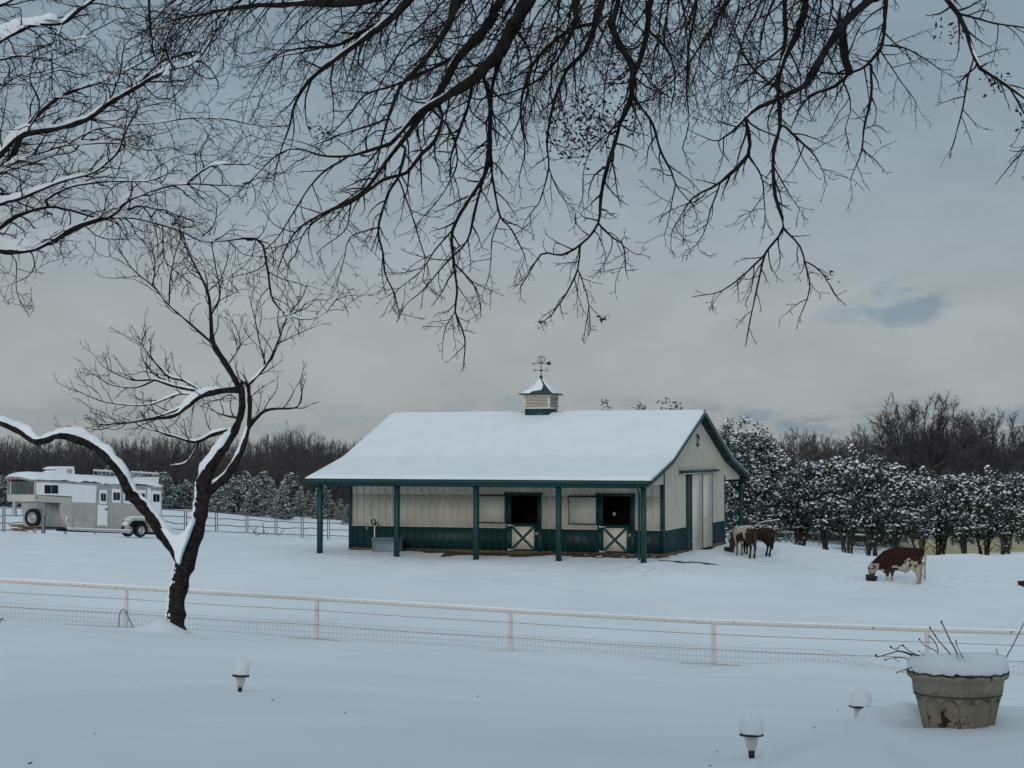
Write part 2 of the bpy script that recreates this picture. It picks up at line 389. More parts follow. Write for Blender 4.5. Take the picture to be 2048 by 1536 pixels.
# bare dirt under the porch and trodden out past the corner
def dirt_patch(name, poly_uv, dz, nu=60, nv=14):
    (u0, u1), vin, vout = poly_uv
    us = np.linspace(u0, u1, nu); mb = MB(); pts = []
    for i, u in enumerate(us):
        e = min((u - u0) / 1.2, (u1 - u) / 1.2, 1); a = vin; b = vin + (vout(u) - vin) * max(e, .02) ** .5
        for t in np.linspace(0, 1, nv): pts.append(barn_w(u, a + (b - a) * t))
    pts = np.array(pts); pts[:, 2] = ground_z(pts[:, 0], pts[:, 1]) + dz
    ed = np.tile(np.linspace(0, 1, nv), nu); pts[:, 2] -= .02 * (ed > .95)
    i = np.arange(nu - 1)[:, None] * nv; j = np.arange(nv - 1)[None]
    mb.add(pts, np.stack([i + j, i + nv + j, i + nv + j + 1, i + j + 1], -1).reshape(-1, 4))
    return kind(mb.build(name, M['dirt'], smooth=True), 'structure')
dirt_patch('dirt_strip', ((-10.4, .25), -.02, lambda u: -1.55 - .9 * vnoise(u * 1.3, 3.) - .5 * vnoise(u * 4, 9.) + (.9 if u < -8 else 0)), .012)
dirt_patch('trodden_dirt', ((.0, 2.3), -1.3, lambda u: -1.75 - .5 * vnoise(u * 3, 5.)), .012, 30, 8)

# ------------------------------------------------------------------ barn (local u along the front, v into depth, w up)
barn = thing('barn', 'cream metal horse barn with dark green wainscot and snow covered porch roof', 'barn', (BX, BY, 0), -YAW)
HW = .93
def roof_z(v):      # top of the roof sheet
    return float(np.interp(v, [-BQ, 0, BD / 2, BD, BD + BQ], [HE, HB, HR, HB, HE]))
def siding(mb, x0, x1, z0, z1, holes, y, m=0, th=.05, rib=.30, ribm=0):
    """ribbed sheet on the front wall (facing -v), with rectangular holes"""
    xs = sorted({x0, x1, *[h[0] for h in holes], *[h[1] for h in holes]}); zs = sorted({z0, z1, *[h[2] for h in holes], *[h[3] for h in holes]})
    xs = [x for x in xs if x0 <= x <= x1]; zs = [z for z in zs if z0 <= z <= z1]
    for a, b in zip(xs[:-1], xs[1:]):
        for c, d in zip(zs[:-1], zs[1:]):
            if any(h[0] < (a + b) / 2 < h[1] and h[2] < (c + d) / 2 < h[3] for h in holes): continue
            mb.box((a, y, c), (b, y + th, d), m)
    n = int((x1 - x0) / rib)
    for i in range(1, n + 1):
        x = x0 + i * rib - .12
        if x > x1 - .05: break
        segs = [(z0, z1)]
        for h in holes:
            if h[0] - .03 < x < h[1] + .03:
                segs = [q for a, b in segs for q in ((a, min(b, h[2])), (max(a, h[3]), b)) if q[1] - q[0] > .02]
        for a, b in segs:
            mb.prism([(x - .026, y, a + .004), (x + .026, y, a + .004), (x + .012, y - .022, a + .004), (x - .012, y - .022, a + .004)], (0, 0, b - a - .008), ribm)
DOORS = [(-5.81, -4.76), (-2.29, -1.24)]
holes = [(a, b, .06, 2.13) for a, b in DOORS]
# front wall: sheets above and below
mb = MB(); siding(mb, -BL + .10, -.10, HW, HB - .14, holes, 0)
mb.build('wall', M['cream'], barn)
mb = MB(); siding(mb, -BL + .10, -.10, .10, HW, holes, -.012, th=.06)
mb.build('wainscot', M['green_dark'], barn)
# back and left walls
mb = MB(); mb.box((-BL + .1, BD - .05, HW), (-.1, BD, HB - .14)); mb.build('wall', M['cream'], barn)
mb = MB(); mb.box((-BL + .1, BD - .05, .1), (-.1, BD + .012, HW)); mb.build('wainscot', M['green_dark'], barn)
def gable(x, s):
    """gable end; the sheet fills the whole end under the roof above porch level"""
    mb = MB()
    mb.prism([(x, .0, HW), (x, BD, HW), (x, BD, HE - .20), (x, BD + BQ - .25, HE - .20), (x, BD + BQ - .25, HE - .07), (x, BD, HB - .16), (x, BD / 2, HR - .16), (x, 0, HB - .16), (x, -BQ + .25, HE - .07), (x, -BQ + .25, HE - .20), (x, 0, HE - .20)], (-s * .05, 0, 0))
    k = int(BD / .30)
    for i in range(k + 19):
        v = -BQ + .45 + i * .30
        if v > BD + BQ - .4: break
        z0 = HW if .1 < v < BD - .1 else HE - .19
        if s > 0 and 3.2 < v < 6.9: z0 = 2.99
        z1 = roof_z(v) - .17
        if z1 - z0 > .05:
            mb.prism([(x, v - .026, z0), (x, v + .026, z0), (x + s * .02, v + .012, z0), (x + s * .02, v - .012, z0)], (0, 0, z1 - z0))
    mb.build('gable_wall', M['cream'], barn)
    sg = [(0.0, 3.10), (6.95, BD)] if s > 0 else [(0, BD)]
    for a, b in sg:
        mb = MB()
        mb.box((min(x + s * .012, x - s * .05), a, .1), (max(x + s * .012, x - s * .05), b, HW))
        for i in range(int((b - a) / .30)):
            v = a + .18 + i * .30
            mb.prism([(x + s * .012, v - .026, .104), (x + s * .012, v + .026, .104), (x + s * .034, v + .012, .104), (x + s * .034, v - .012, .104)], (0, 0, HW - .11))
        mb.build('wainscot', M['green_dark'], barn)
gable(0.0, 1); gable(-BL, -1)
# closed stable floor and stall partitions behind the open doors
mb = MB(); mb.box((-BL + .1, .06, .0), (-.1, BD - .06, .05)); mb.build('floor', M['dirt'], barn)
mb = MB(); mb.box((-BL + .1, 3.55, .05), (-.1, 3.62, 2.5))
for x in (-7.4, -3.55): mb.box((x, .06, .05), (x + .06, 3.55, 2.5))
for x in (-7.34, -3.49):
    mb.box((x, 3.50, 1.2), (x + 3.3, 3.549, 1.32))
mb.build('stall_partition', M['stall_wood'], barn)
# trims
for x0 in (-BL - .015, -.12):
    mb = MB(); mb.box((x0, -.030, .08), (x0 + .135, .12, HE + .26)); mb.build('corner_trim', M['green'], barn)
mb = MB(); mb.box((-.12, BD - .12, .08), (.015, BD + .02, HE - .02)); mb.build('corner_trim', M['green'], barn)
for a, b in (*[((a, -.034, HW - .012), (b, .0, HW + .022)) for a, b in ((-BL + .12, -6.02), (-4.58, -2.44), (-1.03, -.12))], ((.0, .13, HW - .012), (.03, 3.1, HW + .022)), ((.0, 6.96, HW - .012), (.03, BD - .12, HW + .022))):
    mb = MB(); mb.box(a, b); mb.build('wainscot_cap', M['cream'], barn)
for a, b in (((-BL, -.045, -.25), (.0, .02, .10)), ((.0, -.045, -.25), (.05, 3.1, .10)), ((.0, 6.96, -.25), (.05, BD, .10))):
    mb = MB(); mb.box(a, b); mb.build('skirt_board', M['wood_skirt'], barn)
# roof sheet with soffit, rakes and snow
XL, XR = -BL - BOL, BOV
prof = [(-BQ, HE), (0, HB), (BD / 2, HR), (BD, HB), (BD + BQ, HE)]
TH = .10
mb = MB()
base = [(XL, v, z) for v, z in prof] + [(XL, v, z - TH) for v, z in prof[::-1]]
for i in range(4):
    (v0, z0), (v1, z1) = prof[i], prof[i + 1]
    mb.prism([(XL, v0, z0), (XL, v1, z1), (XL, v1, z1 - TH), (XL, v0, z0 - TH)], (XR - XL, 0, 0))
roof = mb.build('roof', M['green'], barn)
for x in (XL - .03, XR):
    mb = MB()
    for i in range(4):
        (v0, z0), (v1, z1) = prof[i], prof[i + 1]
        mb.prism([(x, v0, z0 + .02), (x, v1, z1 + .02), (x, v1, z1 - .19), (x, v0, z0 - .19)], (.03, 0, 0))
    mb.build('rake_trim', M['green'], roof)
# scalloped soffit edge along the gable (roof sheet ribs seen from below)
mb = MB()
for i in range(4):
    (v0, z0), (v1, z1) = prof[i], prof[i + 1]
    L = math.hypot(v1 - v0, z1 - z0); n = int(L / .23)
    for k in range(n):
        t0, t1 = (k + .25) / n, (k + .75) / n
        a = np.array([0, v0 + (v1 - v0) * t0, z0 + (z1 - z0) * t0 - TH]); b = np.array([0, v0 + (v1 - v0) * t1, z0 + (z1 - z0) * t1 - TH])
        mb.prism([a, b, b - [0, 0, .045], a - [0, 0, .045]], (BOV - .005, 0, 0))
mb.build('soffit', M['green_dark'], roof)
# roof snow: thick sheet with a soft slumped edge
nu, nv = 150, 110
us = np.linspace(0, 1, nu); vs = np.linspace(0, 1, nv)
U, V = np.meshgrid(us, vs)
x = XL - .035 + U * (XR - XL + .07); v = -BQ - .05 + V * (BD + 2 * BQ + .1)
zr = np.interp(v, [-BQ - .06, 0, BD / 2, BD, BD + BQ + .06], [HE - .018, HB, HR, HB, HE - .018])
zr = (np.interp(v - .18, [-BQ - .06, 0, BD / 2, BD, BD + BQ + .06], [HE - .018, HB, HR, HB, HE - .018]) + np.interp(v + .18, [-BQ - .06, 0, BD / 2, BD, BD + BQ + .06], [HE - .018, HB, HR, HB, HE - .018])) / 2
ed = np.minimum.reduce([x - x.min(), x.max() - x, v - v.min(), v.max() - v])
th = (.010 + .085 * np.clip(ed / .16, 0, 1) ** .5) * (1 + .25 * fbm(x * .5, v * .5, 2)) + .018 * fbm(x * 1.1, v * 1.1, 2) * np.clip(ed / .3, 0, 1)
ridge_n = .05 * vnoise(x * .45, 3.3) * np.exp(-((v - BD / 2) / .5) ** 2)
top = zr + th + ridge_n
# scoured hollow around the cupola
CU, CV = -6.28, BD / 2
top -= .07 * np.exp(-(np.hypot(x - CU, v - CV) / 1.0) ** 4)
top = np.maximum(top, zr + .012)
i = np.arange(nv - 1)[:, None] * nu; j = np.arange(nu - 1)[None]
mb = MB(); mb.add(np.stack([x, v, top], -1).reshape(-1, 3), np.stack([i + j, i + j + 1, i + nu + j + 1, i + nu + j], -1).reshape(-1, 4))
# skirt closing the edge
ring = [(0, k) for k in range(nu)] + [(k, nu - 1) for k in range(1, nv)] + [(nv - 1, k) for k in range(nu - 2, -1, -1)] + [(k, 0) for k in range(nv - 2, 0, -1)]
rt = np.array([(x[a, b], v[a, b], top[a, b]) for a, b in ring]); rb = np.array([(x[a, b], v[a, b], zr[a, b] - .015) for a, b in ring]); kk = len(ring)
mb.add(np.vstack([rt, rb]), [(q, (q + 1) % kk, kk + (q + 1) % kk, kk + q) for q in range(kk)])
sn = mb.build('snow', M['snow'], roof, smooth=True)
# fascia beam, gutter and downspout
for a, b in (((XL + .05, -BQ + .03, HE - .24), (XR - .05, -BQ + .08, HE - .105)), ((XL + .2, BD + BQ - .08, HE - .30), (XR - .05, BD + BQ - .03, HE - .105)), ((-BL + .1, -BP - .06, HE - .28), (-.02, -BP + .06, HE - .10))):
    mb = MB(); mb.box(a, b); mb.build('porch_beam', M['green'], barn)
mb = MB(); gp = [(-BQ - .10, HE - .03), (-BQ - .10, HE - .09), (-BQ - .06, HE - .15), (-BQ + .02, HE - .15), (-BQ + .02, HE - .03)]
mb.prism([(XL, a, b) for a, b in gp], (XR - XL, 0, 0)); mb.build('gutter', M['green'], barn)
mb = MB(); pv = [(-.10, -BQ - .03, HE - .14), (-.10, -BQ - .03, HE - .24), (-.09, -BP - .02, HE - .45), (-.09, -BP - .02, .04)]
pv = np.array(pv); pv[2:, 0] = -.115; pv[2:, 1] = -BP - .05
mb.tube(pv, .042, 8); mb.build('downspout', M['green'], barn)
# porch posts
for k, u in enumerate((-12.25, -9.18, -6.11, -3.03, .03)):
    for v in (-BP, BD + BP):
        z0 = gz(*barn_w(u, v)[:2]) - .15
        mb = MB(); h = .082
        mb.box((u - h, v - h, z0), (u + h, v + h, HE - .20 if v < 0 else HE - .23)); mb.build('post', M['green'], barn)
# stable doors
for (a, b), wild in zip(DOORS, (0, 1)):
    fr = MB()
    fr.box((a - .17, -.045, 1.0), (a, .055, 2.13)); fr.box((b, -.045, .93), (b + .16, .055, 2.13)); fr.box((a - .24, -.055, 2.13), (b + .18, .055, 2.225)); fr.box((a - .17, -.05, .08), (a, .055, 1.0)); fr.box((b, -.05, .08), (b + .16, .055, .93))
    fr.build('door_frame', M['green'], barn)
    d = MB(); d.box((a + .005, -.03, .05), (b - .005, .02, 1.10)); door = d.build('stable_door', M['green'], barn)
    p = MB(); p.box((a + .05, -.040, .16), (b - .14, -.0305, .985)); p.build('door_panel', M['cream_door'], door)
    x0, x1, z0, z1 = a + .05, b - .14, .16, .985
    xm = MB()
    for (p0, p1) in (((x0, z0), (x1, z1)), ((x0, z1), (x1, z0))):
        dx, dz = p1[0] - p0[0], p1[1] - p0[1]; L = math.hypot(dx, dz); nx, nz = -dz / L * .048, dx / L * .048
        yb = -.0405 if p0[1] == z0 else -.043
        xm.prism([(p0[0] + nx, yb, p0[1] + nz), (p0[0] - nx, yb, p0[1] - nz), (p1[0] - nx, yb, p1[1] - nz), (p1[0] + nx, yb, p1[1] + nz)], (0, -.012, 0))
    xm.build('cross_brace', M['green'], door)
    for z in (.14, 1.03):
        hm = MB(); hm.prism([(a - .10, -.056, z - .05), (a - .10, -.056, z + .05), (a - .05, -.056, z + .02), (a + .14, -.056, z + .008), (a + .14, -.056, z - .008), (a - .05, -.056, z - .02)], (0, -.012, 0)); hm.build('hinge', M['steel'], door)
    lm = MB(); lm.box((b - .13, -.052, .70), (b + .02, -.040, .725)); lm.box((b - .13, -.052, .76), (b + .01, -.040, .785)); lm.box((b - .005, -.062, .69), (b + .025, -.050, .80)); lm.build('latch', M['steel'], door)
    # upper leaf folded back flat against the wall
    u = MB(); u.box((a - 1.27, -.085, 1.10), (a - .19, -.03, 2.13)); up = u.build('upper_door_leaf', M['green'], barn)
    u = MB(); u.box((a - 1.235, -.095, 1.14), (a - .225, -.0855, 2.09)); u.build('door_panel', M['cream_door'], up)
    u = MB(); u.tube([(a - 1.22, -.10, 1.46), (a - 1.22, -.125, 1.46), (a - 1.18, -.125, 1.46), (a - 1.18, -.10, 1.46)], .01, 6); u.build('handle', M['iron'], up)
# sliding doors on the gable end
mb = MB(); mb.box((.0, 3.12, .03), (.03, 3.84, 2.93)); mb.build('door_jamb', M['green_dark'], barn)
for v0, v1 in ((3.86, 5.33), (5.50, 6.90)):
    mb = MB(); mb.box((.045, v0, .02), (.085, v1, 2.88)); d = mb.build('sliding_door', M['cream_door'], barn)
    e = MB(); e.box((.04, v1 - .035, .015), (.0872, v1 + .002, 2.885)) if v0 < 5 else e.box((.04, v1, .015), (.09, v1 + .05, 2.88)); e.build('door_edge', M['iron'], d)
    if v0 > 5:
        e = MB(); e.box((.04, v0 - .16, .015), (.06, v0 - .002, 2.88)); e.build('door_edge', M['iron'], d)
        e = MB(); e.tube([(.09, v0 + .06, 1.02), (.13, v0 + .06, 1.02), (.13, v0 + .06, 1.20), (.09, v0 + .06, 1.20)], .018, 6); e.build('handle', M['steel'], d)
mb = MB(); mb.box((.03, 2.06, 2.945), (.16, 7.85, 3.035)); tr = mb.build('door_track', M['green'], barn)
mb = MB(); mb.box((.04, 2.3, 2.895), (.13, 7.2, 2.943)); mb.build('track_rail', M['steel'], tr)
# small lamp high on the gable
mb = MB(); mb.prism([(.05, 4.72, 4.36), (.05, 4.86, 4.24), (.05, 4.92, 4.16), (.05, 4.78, 4.22), (.05, 4.66, 4.32)], (.06, 0, 0)); mb.box((.0, 4.70, 4.33), (.07, 4.80, 4.40)); mb.tube([(.06, 4.72, 4.03), (.06, 4.72, 3.98), (.06, 4.72, 3.93)], [.06, .05, .03], 8)
lf = mb.build('gable_lamp', M['iron'], barn)
mb = MB(); mb.tube([(.07, 4.80, 4.22), (.07, 4.80, 4.1), (.07, 4.78, 4.0)], [.04, .065, .05], 8); mb.build('lens', M['grey_glass'], lf)
# cupola
cup = MB(); CB = .50
zb = HR - .42
cup.box((CU - CB, CV - CB, zb), (CU + CB, CV + CB, HR + .10)); cupo = cup.build('cupola', M['green'], barn)
mb = MB(); c2 = .545
mb.box((CU - c2, CV - c2, HR + .10), (CU + c2, CV + c2, HR + .15)); mb.box((CU - c2, CV - c2, HR + .60), (CU + c2, CV + c2, HR + .655))
for a in (-1, 1):
    for b in (-1, 1):
        mb.box((CU + a * (c2 - .04) - .04, CV + b * (c2 - .04) - .04, HR + .15), (CU + a * (c2 - .04) + .04, CV + b * (c2 - .04) + .04, HR + .60))
for k in range(8):
    z = HR + .155 + k * .0555
    for s in (-1, 1):
        y = CV + s * (c2 - .03)
        mb.prism([(CU - c2 + .08, y + s * .02, z), (CU - c2 + .08, y + s * .02, z + .012), (CU - c2 + .08, y - s * .03, z + .052), (CU - c2 + .08, y - s * .03, z + .040)], (2 * c2 - .16, 0, 0))
        xx = CU + s * (c2 - .03)
        mb.prism([(xx + s * .02, CV - c2 + .08, z), (xx + s * .02, CV - c2 + .08, z + .012), (xx - s * .03, CV - c2 + .08, z + .052), (xx - s * .03, CV - c2 + .08, z + .040)], (0, 2 * c2 - .16, 0))
mb.build('louver', M['cream_door'], cupo)
mb = MB(); mb.box((CU - c2 + .09, CV - c2 + .09, HR + .15), (CU + c2 - .09, CV + c2 - .09, HR + .6)); mb.build('louver_backing', M['iron'], cupo)
def cup_r(t): return .66 * (1 - t) ** 1.55 + .03       # concave pyramid, t=0 eave .. 1 peak
mb = MB(); rows = np.linspace(0, 1, 9); HC = .70; zc = HR + .655
sq = np.array([(-1, -1), (1, -1), (1, 1), (-1, 1)])
vv = [(CU + s[0] * cup_r(t), CV + s[1] * cup_r(t), zc + .03 + t * HC) for t in rows for s in sq]
mb.add(vv, [(a * 4 + b, a * 4 + (b + 1) % 4, a * 4 + 4 + (b + 1) % 4, a * 4 + 4 + b) for a in range(8) for b in range(4)])
mb.box((CU - .69, CV - .69, zc), (CU + .69, CV + .69, zc + .03)); mb.lathe([(.06, zc + HC), (.065, zc + HC + .05), (.0, zc + HC + .10)], 10, 0, (CU, CV, 0))
mb.build('cupola_roof', M['green'], cupo)
# snow lying on parts of the four little slopes
for side, fn in (((0, -1), lambda t: (-.96, .72 - 1.15 * abs(t - .55) - (.55 if t < .16 else 0))), ((1, 0), lambda t: (-.86, .95)), ((-1, 0), lambda t: (-.95, .95)), ((0, 1), lambda t: (-.95, .95))):
    mb = MB(); ts2 = np.linspace(.02, .86, 14); nn = 9; P_ = []
    for t in ts2:
        a, b = fn(t); r = cup_r(t)
        for q in np.linspace(a, b, nn):
            hgt = .035 * (1 - abs(2 * (q - a) / (b - a) - 1) ** 4) * min(1, (t - .0) / .1, (.88 - t) / .1)
            if side[0]: P_.append((CU + side[0] * (r + hgt), CV + q * r, zc + .034 + t * HC + hgt))
            else: P_.append((CU + q * r, CV + side[1] * (r + hgt), zc + .034 + t * HC + hgt))
    ii2 = np.arange(13)[:, None] * nn; jj2 = np.arange(nn - 1)[None]
    mb.add(P_, np.stack([ii2 + jj2, ii2 + jj2 + 1, ii2 + nn + jj2 + 1, ii2 + nn + jj2], -1).reshape(-1, 4))
    mb.build('snow', M['snow'], cupo, smooth=True)
# weathervane: rod, direction arms, arrow and ring with a star
mb = MB(); zt = zc + HC + .08
mb.tube([(CU, CV, zt - .1), (CU, CV, zt + .62)], .014, 6)
mb.tube([(CU - .22, CV, zt + .20), (CU + .22, CV, zt + .20)], .010, 5); mb.tube([(CU, CV - .22, zt + .20), (CU, CV + .22, zt + .20)], .010, 5)
mb.lathe([(0, zt + .14), (.06, zt + .18), (.075, zt + .20), (.0, zt + .23)], 10, 0, (CU, CV, 0))
def letter(strokes, ox, oz):
    for st in strokes: mb.tube([(CU + ox + a * .075, CV, oz + b * .10) for a, b in st], .011, 4)
letter([[(-.5, .5), (-.25, -.5), (0, .2), (.25, -.5), (.5, .5)]], -.27, zt + .20)
letter([[(.4, .5), (-.4, .5), (-.4, -.5), (.4, -.5)], [(-.4, 0), (.25, 0)]], .27, zt + .21)
mb.tube([(CU - .33, CV, zt + .47), (CU + .36, CV, zt + .47)], .012, 5)
mb.prism([(CU - .40, CV - .01, zt + .47), (CU - .30, CV - .01, zt + .505), (CU - .30, CV - .01, zt + .435)], (0, .02, 0))
mb.prism([(CU + .26, CV - .01, zt + .535), (CU + .42, CV - .01, zt + .535), (CU + .39, CV - .01, zt + .47), (CU + .42, CV - .01, zt + .405), (CU + .26, CV - .01, zt + .405), (CU + .22, CV - .01, zt + .47)], (0, .02, 0))
th_ = np.linspace(0, 2 * math.pi, 25); mb.tube([(CU + .155 * math.cos(q), CV, zt + .62 + .13 * math.sin(q)) for q in th_], .014, 5, cap=False)
st = [(CU + .145 * math.cos(math.pi / 2 + q * 4 * math.pi / 5), CV, zt + .62 + .125 * math.sin(math.pi / 2 + q * 4 * math.pi / 5)) for q in range(6)]
mb.tube(st, .010, 4)
mb.build('weathervane', M['iron'], cupo)

# ------------------------------------------------------------------ water trough and hydrant under the porch
tp = barn_w(-10.45, -.75); tz = gz(tp[0], tp[1])
tr = thing('water_trough', 'grey galvanized water trough against the green barn wall behind a porch post', 'trough', (tp[0], tp[1], tz), -YAW)
def trough_ring(a, b, n=28, p=3.2):
    th = np.arange(n) * 2 * math.pi / n; c, s = np.cos(th), np.sin(th)
    return np.stack([a * np.sign(c) * abs(c) ** (2 / p), b * np.sign(s) * abs(s) ** (2 / p)], -1)
mb = MB(); prof = [(.56, .27, -.1), (.58, .29, .22), (.585, .295, .26), (.60, .31, .50), (.615, .325, .50), (.615, .325, .525), (.59, .30, .525), (.58, .29, .40)]
vv = np.concatenate([np.column_stack([trough_ring(a, b), np.full(28, z)]) for a, b, z in prof])
mb.add(vv, [(a * 28 + b, a * 28 + (b + 1) % 28, a * 28 + 28 + (b + 1) % 28, a * 28 + 28 + b) for a in range(len(prof) - 1) for b in range(28)])
mb.build('tank', M['galv'], tr, smooth=False)
mb = MB(); mb.add(np.column_stack([trough_ring(.58, .29), np.full(28, .40)]), [list(range(28))]); mb.build('water', M['glass_dark'], tr)
hp = barn_w(-11.16, -.34); hz = gz(hp[0], hp[1])
hy = thing('yard_hydrant', 'thin pale standpipe with a looped dark blue hose beside the water trough', 'hydrant', (hp[0], hp[1], hz), -YAW)
mb = MB(); mb.tube([(-.02, 0, -.2), (.0, 0, .95)], .022, 8); mb.build('pipe', M['white_paint'], hy)
mb = MB(); mb.tube([(0, 0, .93), (0, 0, 1.0), (0, -.02, 1.05)], [.03, .035, .03], 8); mb.tube([(0, -.02, 1.04), (.10, -.05, 1.06), (.16, -.05, 1.02)], .022, 6); mb.build('hydrant_head', M['iron'], hy)
mb = MB(); q = np.linspace(0, 2 * math.pi, 22)
for dy in (0, .03): mb.tube(np.column_stack([-.02 + .085 * np.cos(q), np.full(22, -.05 - dy), 1.08 + .09 * np.sin(q)]), .02, 6, cap=False)
mb.tube([(.12, -.05, 1.04), (.17, -.06, .98), (.19, -.06, .85), (.20, -.10, .7), (.22, -.2, .50), (.24, -.3, .40)], [.022, .022, .02, .014, .012, .012], 6)
mb.build('hose', M['hose'], hy)
q0 = barn_w(-2.08, .80, 1.40); bk = thing('hanging_bucket', 'small white bucket hanging just inside the right hand stall opening', 'bucket', q0)
mb = MB(); mb.lathe([(.001, 0), (.048, 0), (.062, .125), (.058, .125), (.045, .015), (.001, .015)], 18); mb.build('tub', M['white_paint'], bk, None, True)
mb = MB(); q = np.linspace(0, math.pi, 11); mb.tube(np.column_stack([.061 * np.cos(q), 0 * q, .12 + .10 * np.sin(q)]), .006, 5); mb.build('handle', M['iron'], bk)
# faucet box on the wainscot
bp = barn_w(-11.60, -.03)
fb = MB(); fb.box((-.05, -.05, -.06), (.05, .02, .06)); fb.box((-.035, -.065, -.04), (.035, -.051, .04))
o = fb.build('outlet_box', M['galv'], None); o.parent = barn; o.location = (-11.60, -.035, .84)

# ------------------------------------------------------------------ front pipe fence
FW = [(at(px, (pr + 5), Y), at(px, pb, Y)) for px, pr, pb, Y in FP]
d0 = FW[0][0] - FW[1][0]; d4 = FW[4][0] - FW[3][0]
tops = [FW[0][0] + 2 * d0, FW[0][0] + d0] + [a for a, b in FW] + [FW[4][0] + d4 * 1.0 + np.array([0, 0, .02])]
tops = np.array(tops)
fo = np.array([FW[2][1][0], FW[2][1][1], FW[2][1][2]])
fence = thing('pipe_fence', 'white pipe fence with rusty cables and low wire mesh crossing the snowy yard', 'fence', fo)
mb = MB()
for a, b in zip(tops[:-1], tops[1:]): mb.tube([a, (a + b) / 2, b], .060, 12)
mb.build('top_rail', M['white_steel'], fence, fo, True)
mb = MB(); path = np.concatenate([np.linspace(a, b, 26)[:-1] for a, b in zip(tops[:-1], tops[1:])]); hh = .022 + .010 * np.array([vnoise(i * .21, 1.5) for i in range(len(path))])
for k, (dx, s_) in enumerate(((0, 1),)):
    a = path; nn = len(a); th = np.linspace(0, math.pi, 7)
    dirv = np.gradient(a, axis=0); dirv /= np.linalg.norm(dirv, axis=1)[:, None]; sd_ = np.cross(dirv, [0, 0, 1.])
    pts = a[:, None] + sd_[:, None] * (np.cos(th) * .050)[None, :, None] + np.array([0, 0, 1.])[None, None] * (.036 + np.sin(th)[None] * hh[:, None] * 1.5)[..., None]
    i = np.arange(nn - 1)[:, None] * 7; j = np.arange(6)[None]
    mb.add(pts.reshape(-1, 3), np.stack([i + j, i + j + 1, i + 7 + j + 1, i + 7 + j], -1).reshape(-1, 4))
mb.build('snow', M['snow'], fence, fo, True)
for t in tops:
    zg = gz(t[0], t[1])
    mb = MB(); mb.tube([t - [0, 0, .02], [t[0], t[1], zg - .3]], .050, 12); mb.build('post', M['white_steel'], fence, fo, True)
# cables: offsets below the rail, read off the photograph at each post
offs = (.285, .64, .985)
for k, of in enumerate(offs):
    mb = MB(); pts = []
    for a, b in zip(tops[:-1], tops[1:]):
        for t in np.linspace(0, 1, 9)[:-1]:
            p = a + (b - a) * t; p = p - [0, 0, of + .035 * (4 * t * (1 - t)) * (k + 1) / 3]; pts.append(p + [0, -.055, 0])
    mb.tube(pts, .0075, 5); mb.build('cable', M['rusty_wire'], fence, fo)
mb = MB()
P = [];
for a, b in zip(tops[:-1], tops[1:]):
    n = 48
    for t in np.arange(n) / n: P.append(a + (b - a) * t)
P = np.array(P); zg = ground_z(P[:, 0], P[:, 1]); xi = np.arange(len(P))
px_ = 1024 + P[:, 0] / P[:, 1] * F
topo = .585 + .05 * np.array([vnoise(i * .045, 7.7) for i in xi]) + .34 * sstep(1640, 1790, px_) * (1 - sstep(2000, 2040, px_) * .6)
ztop = P[:, 2] - topo
wob = .03 * np.array([[vnoise(i * .13, 20 + k) for i in xi] for k in range(6)])
nrow = 5; hm = .48
rows = []
for k in range(nrow):
    row = P.copy(); row[:, 2] = ztop - hm * k / (nrow - 1); row[:, 1] += .06 + wob[k]; rows.append(row); mb.tube(row, .0040, 3)
for i in range(len(P)):
    mb.tube([rows[k][i] + [.012 * vnoise(i * .7, k), 0, 0] for k in range(nrow)], .0036, 3)
mb.build('wire_mesh', M['mesh_wire'], fence, fo)

# bent cable hoop beside the left post, and bent wire by the trunk
pz = at(238, 1254, 43.7)
hp_ = [(237, 1258), (238, 1240), (240, 1226), (244, 1219), (248, 1219), (253, 1225), (258, 1238), (264, 1250), (269, 1260)]
mb = MB(); mb.tube([at(a, b, 43.75) for a, b in hp_], .018, 6)
o = mb.build('cable_hoop', M['galv'], None, pz); o.location = pz; tag(o, 'bent grey cable hoop sticking out of the snow around a fence post', 'cable')
pz = at(372, 1276, 37.0)
mb = MB(); mb.tube([at(a, b, 37.0) for a, b in [(367, 1278), (368, 1266), (372, 1264), (378, 1266), (381, 1271), (383, 1279)]], .006, 5); mb.tube([at(a, b, 37.0) for a, b in [(370, 1279), (383, 1277)]], .006, 5)
o = mb.build('bent_wire', M['rusty_wire'], None, pz); o.location = pz; tag(o, 'small bent rusty wire in the snow at the foot of the leaning tree', 'wire')

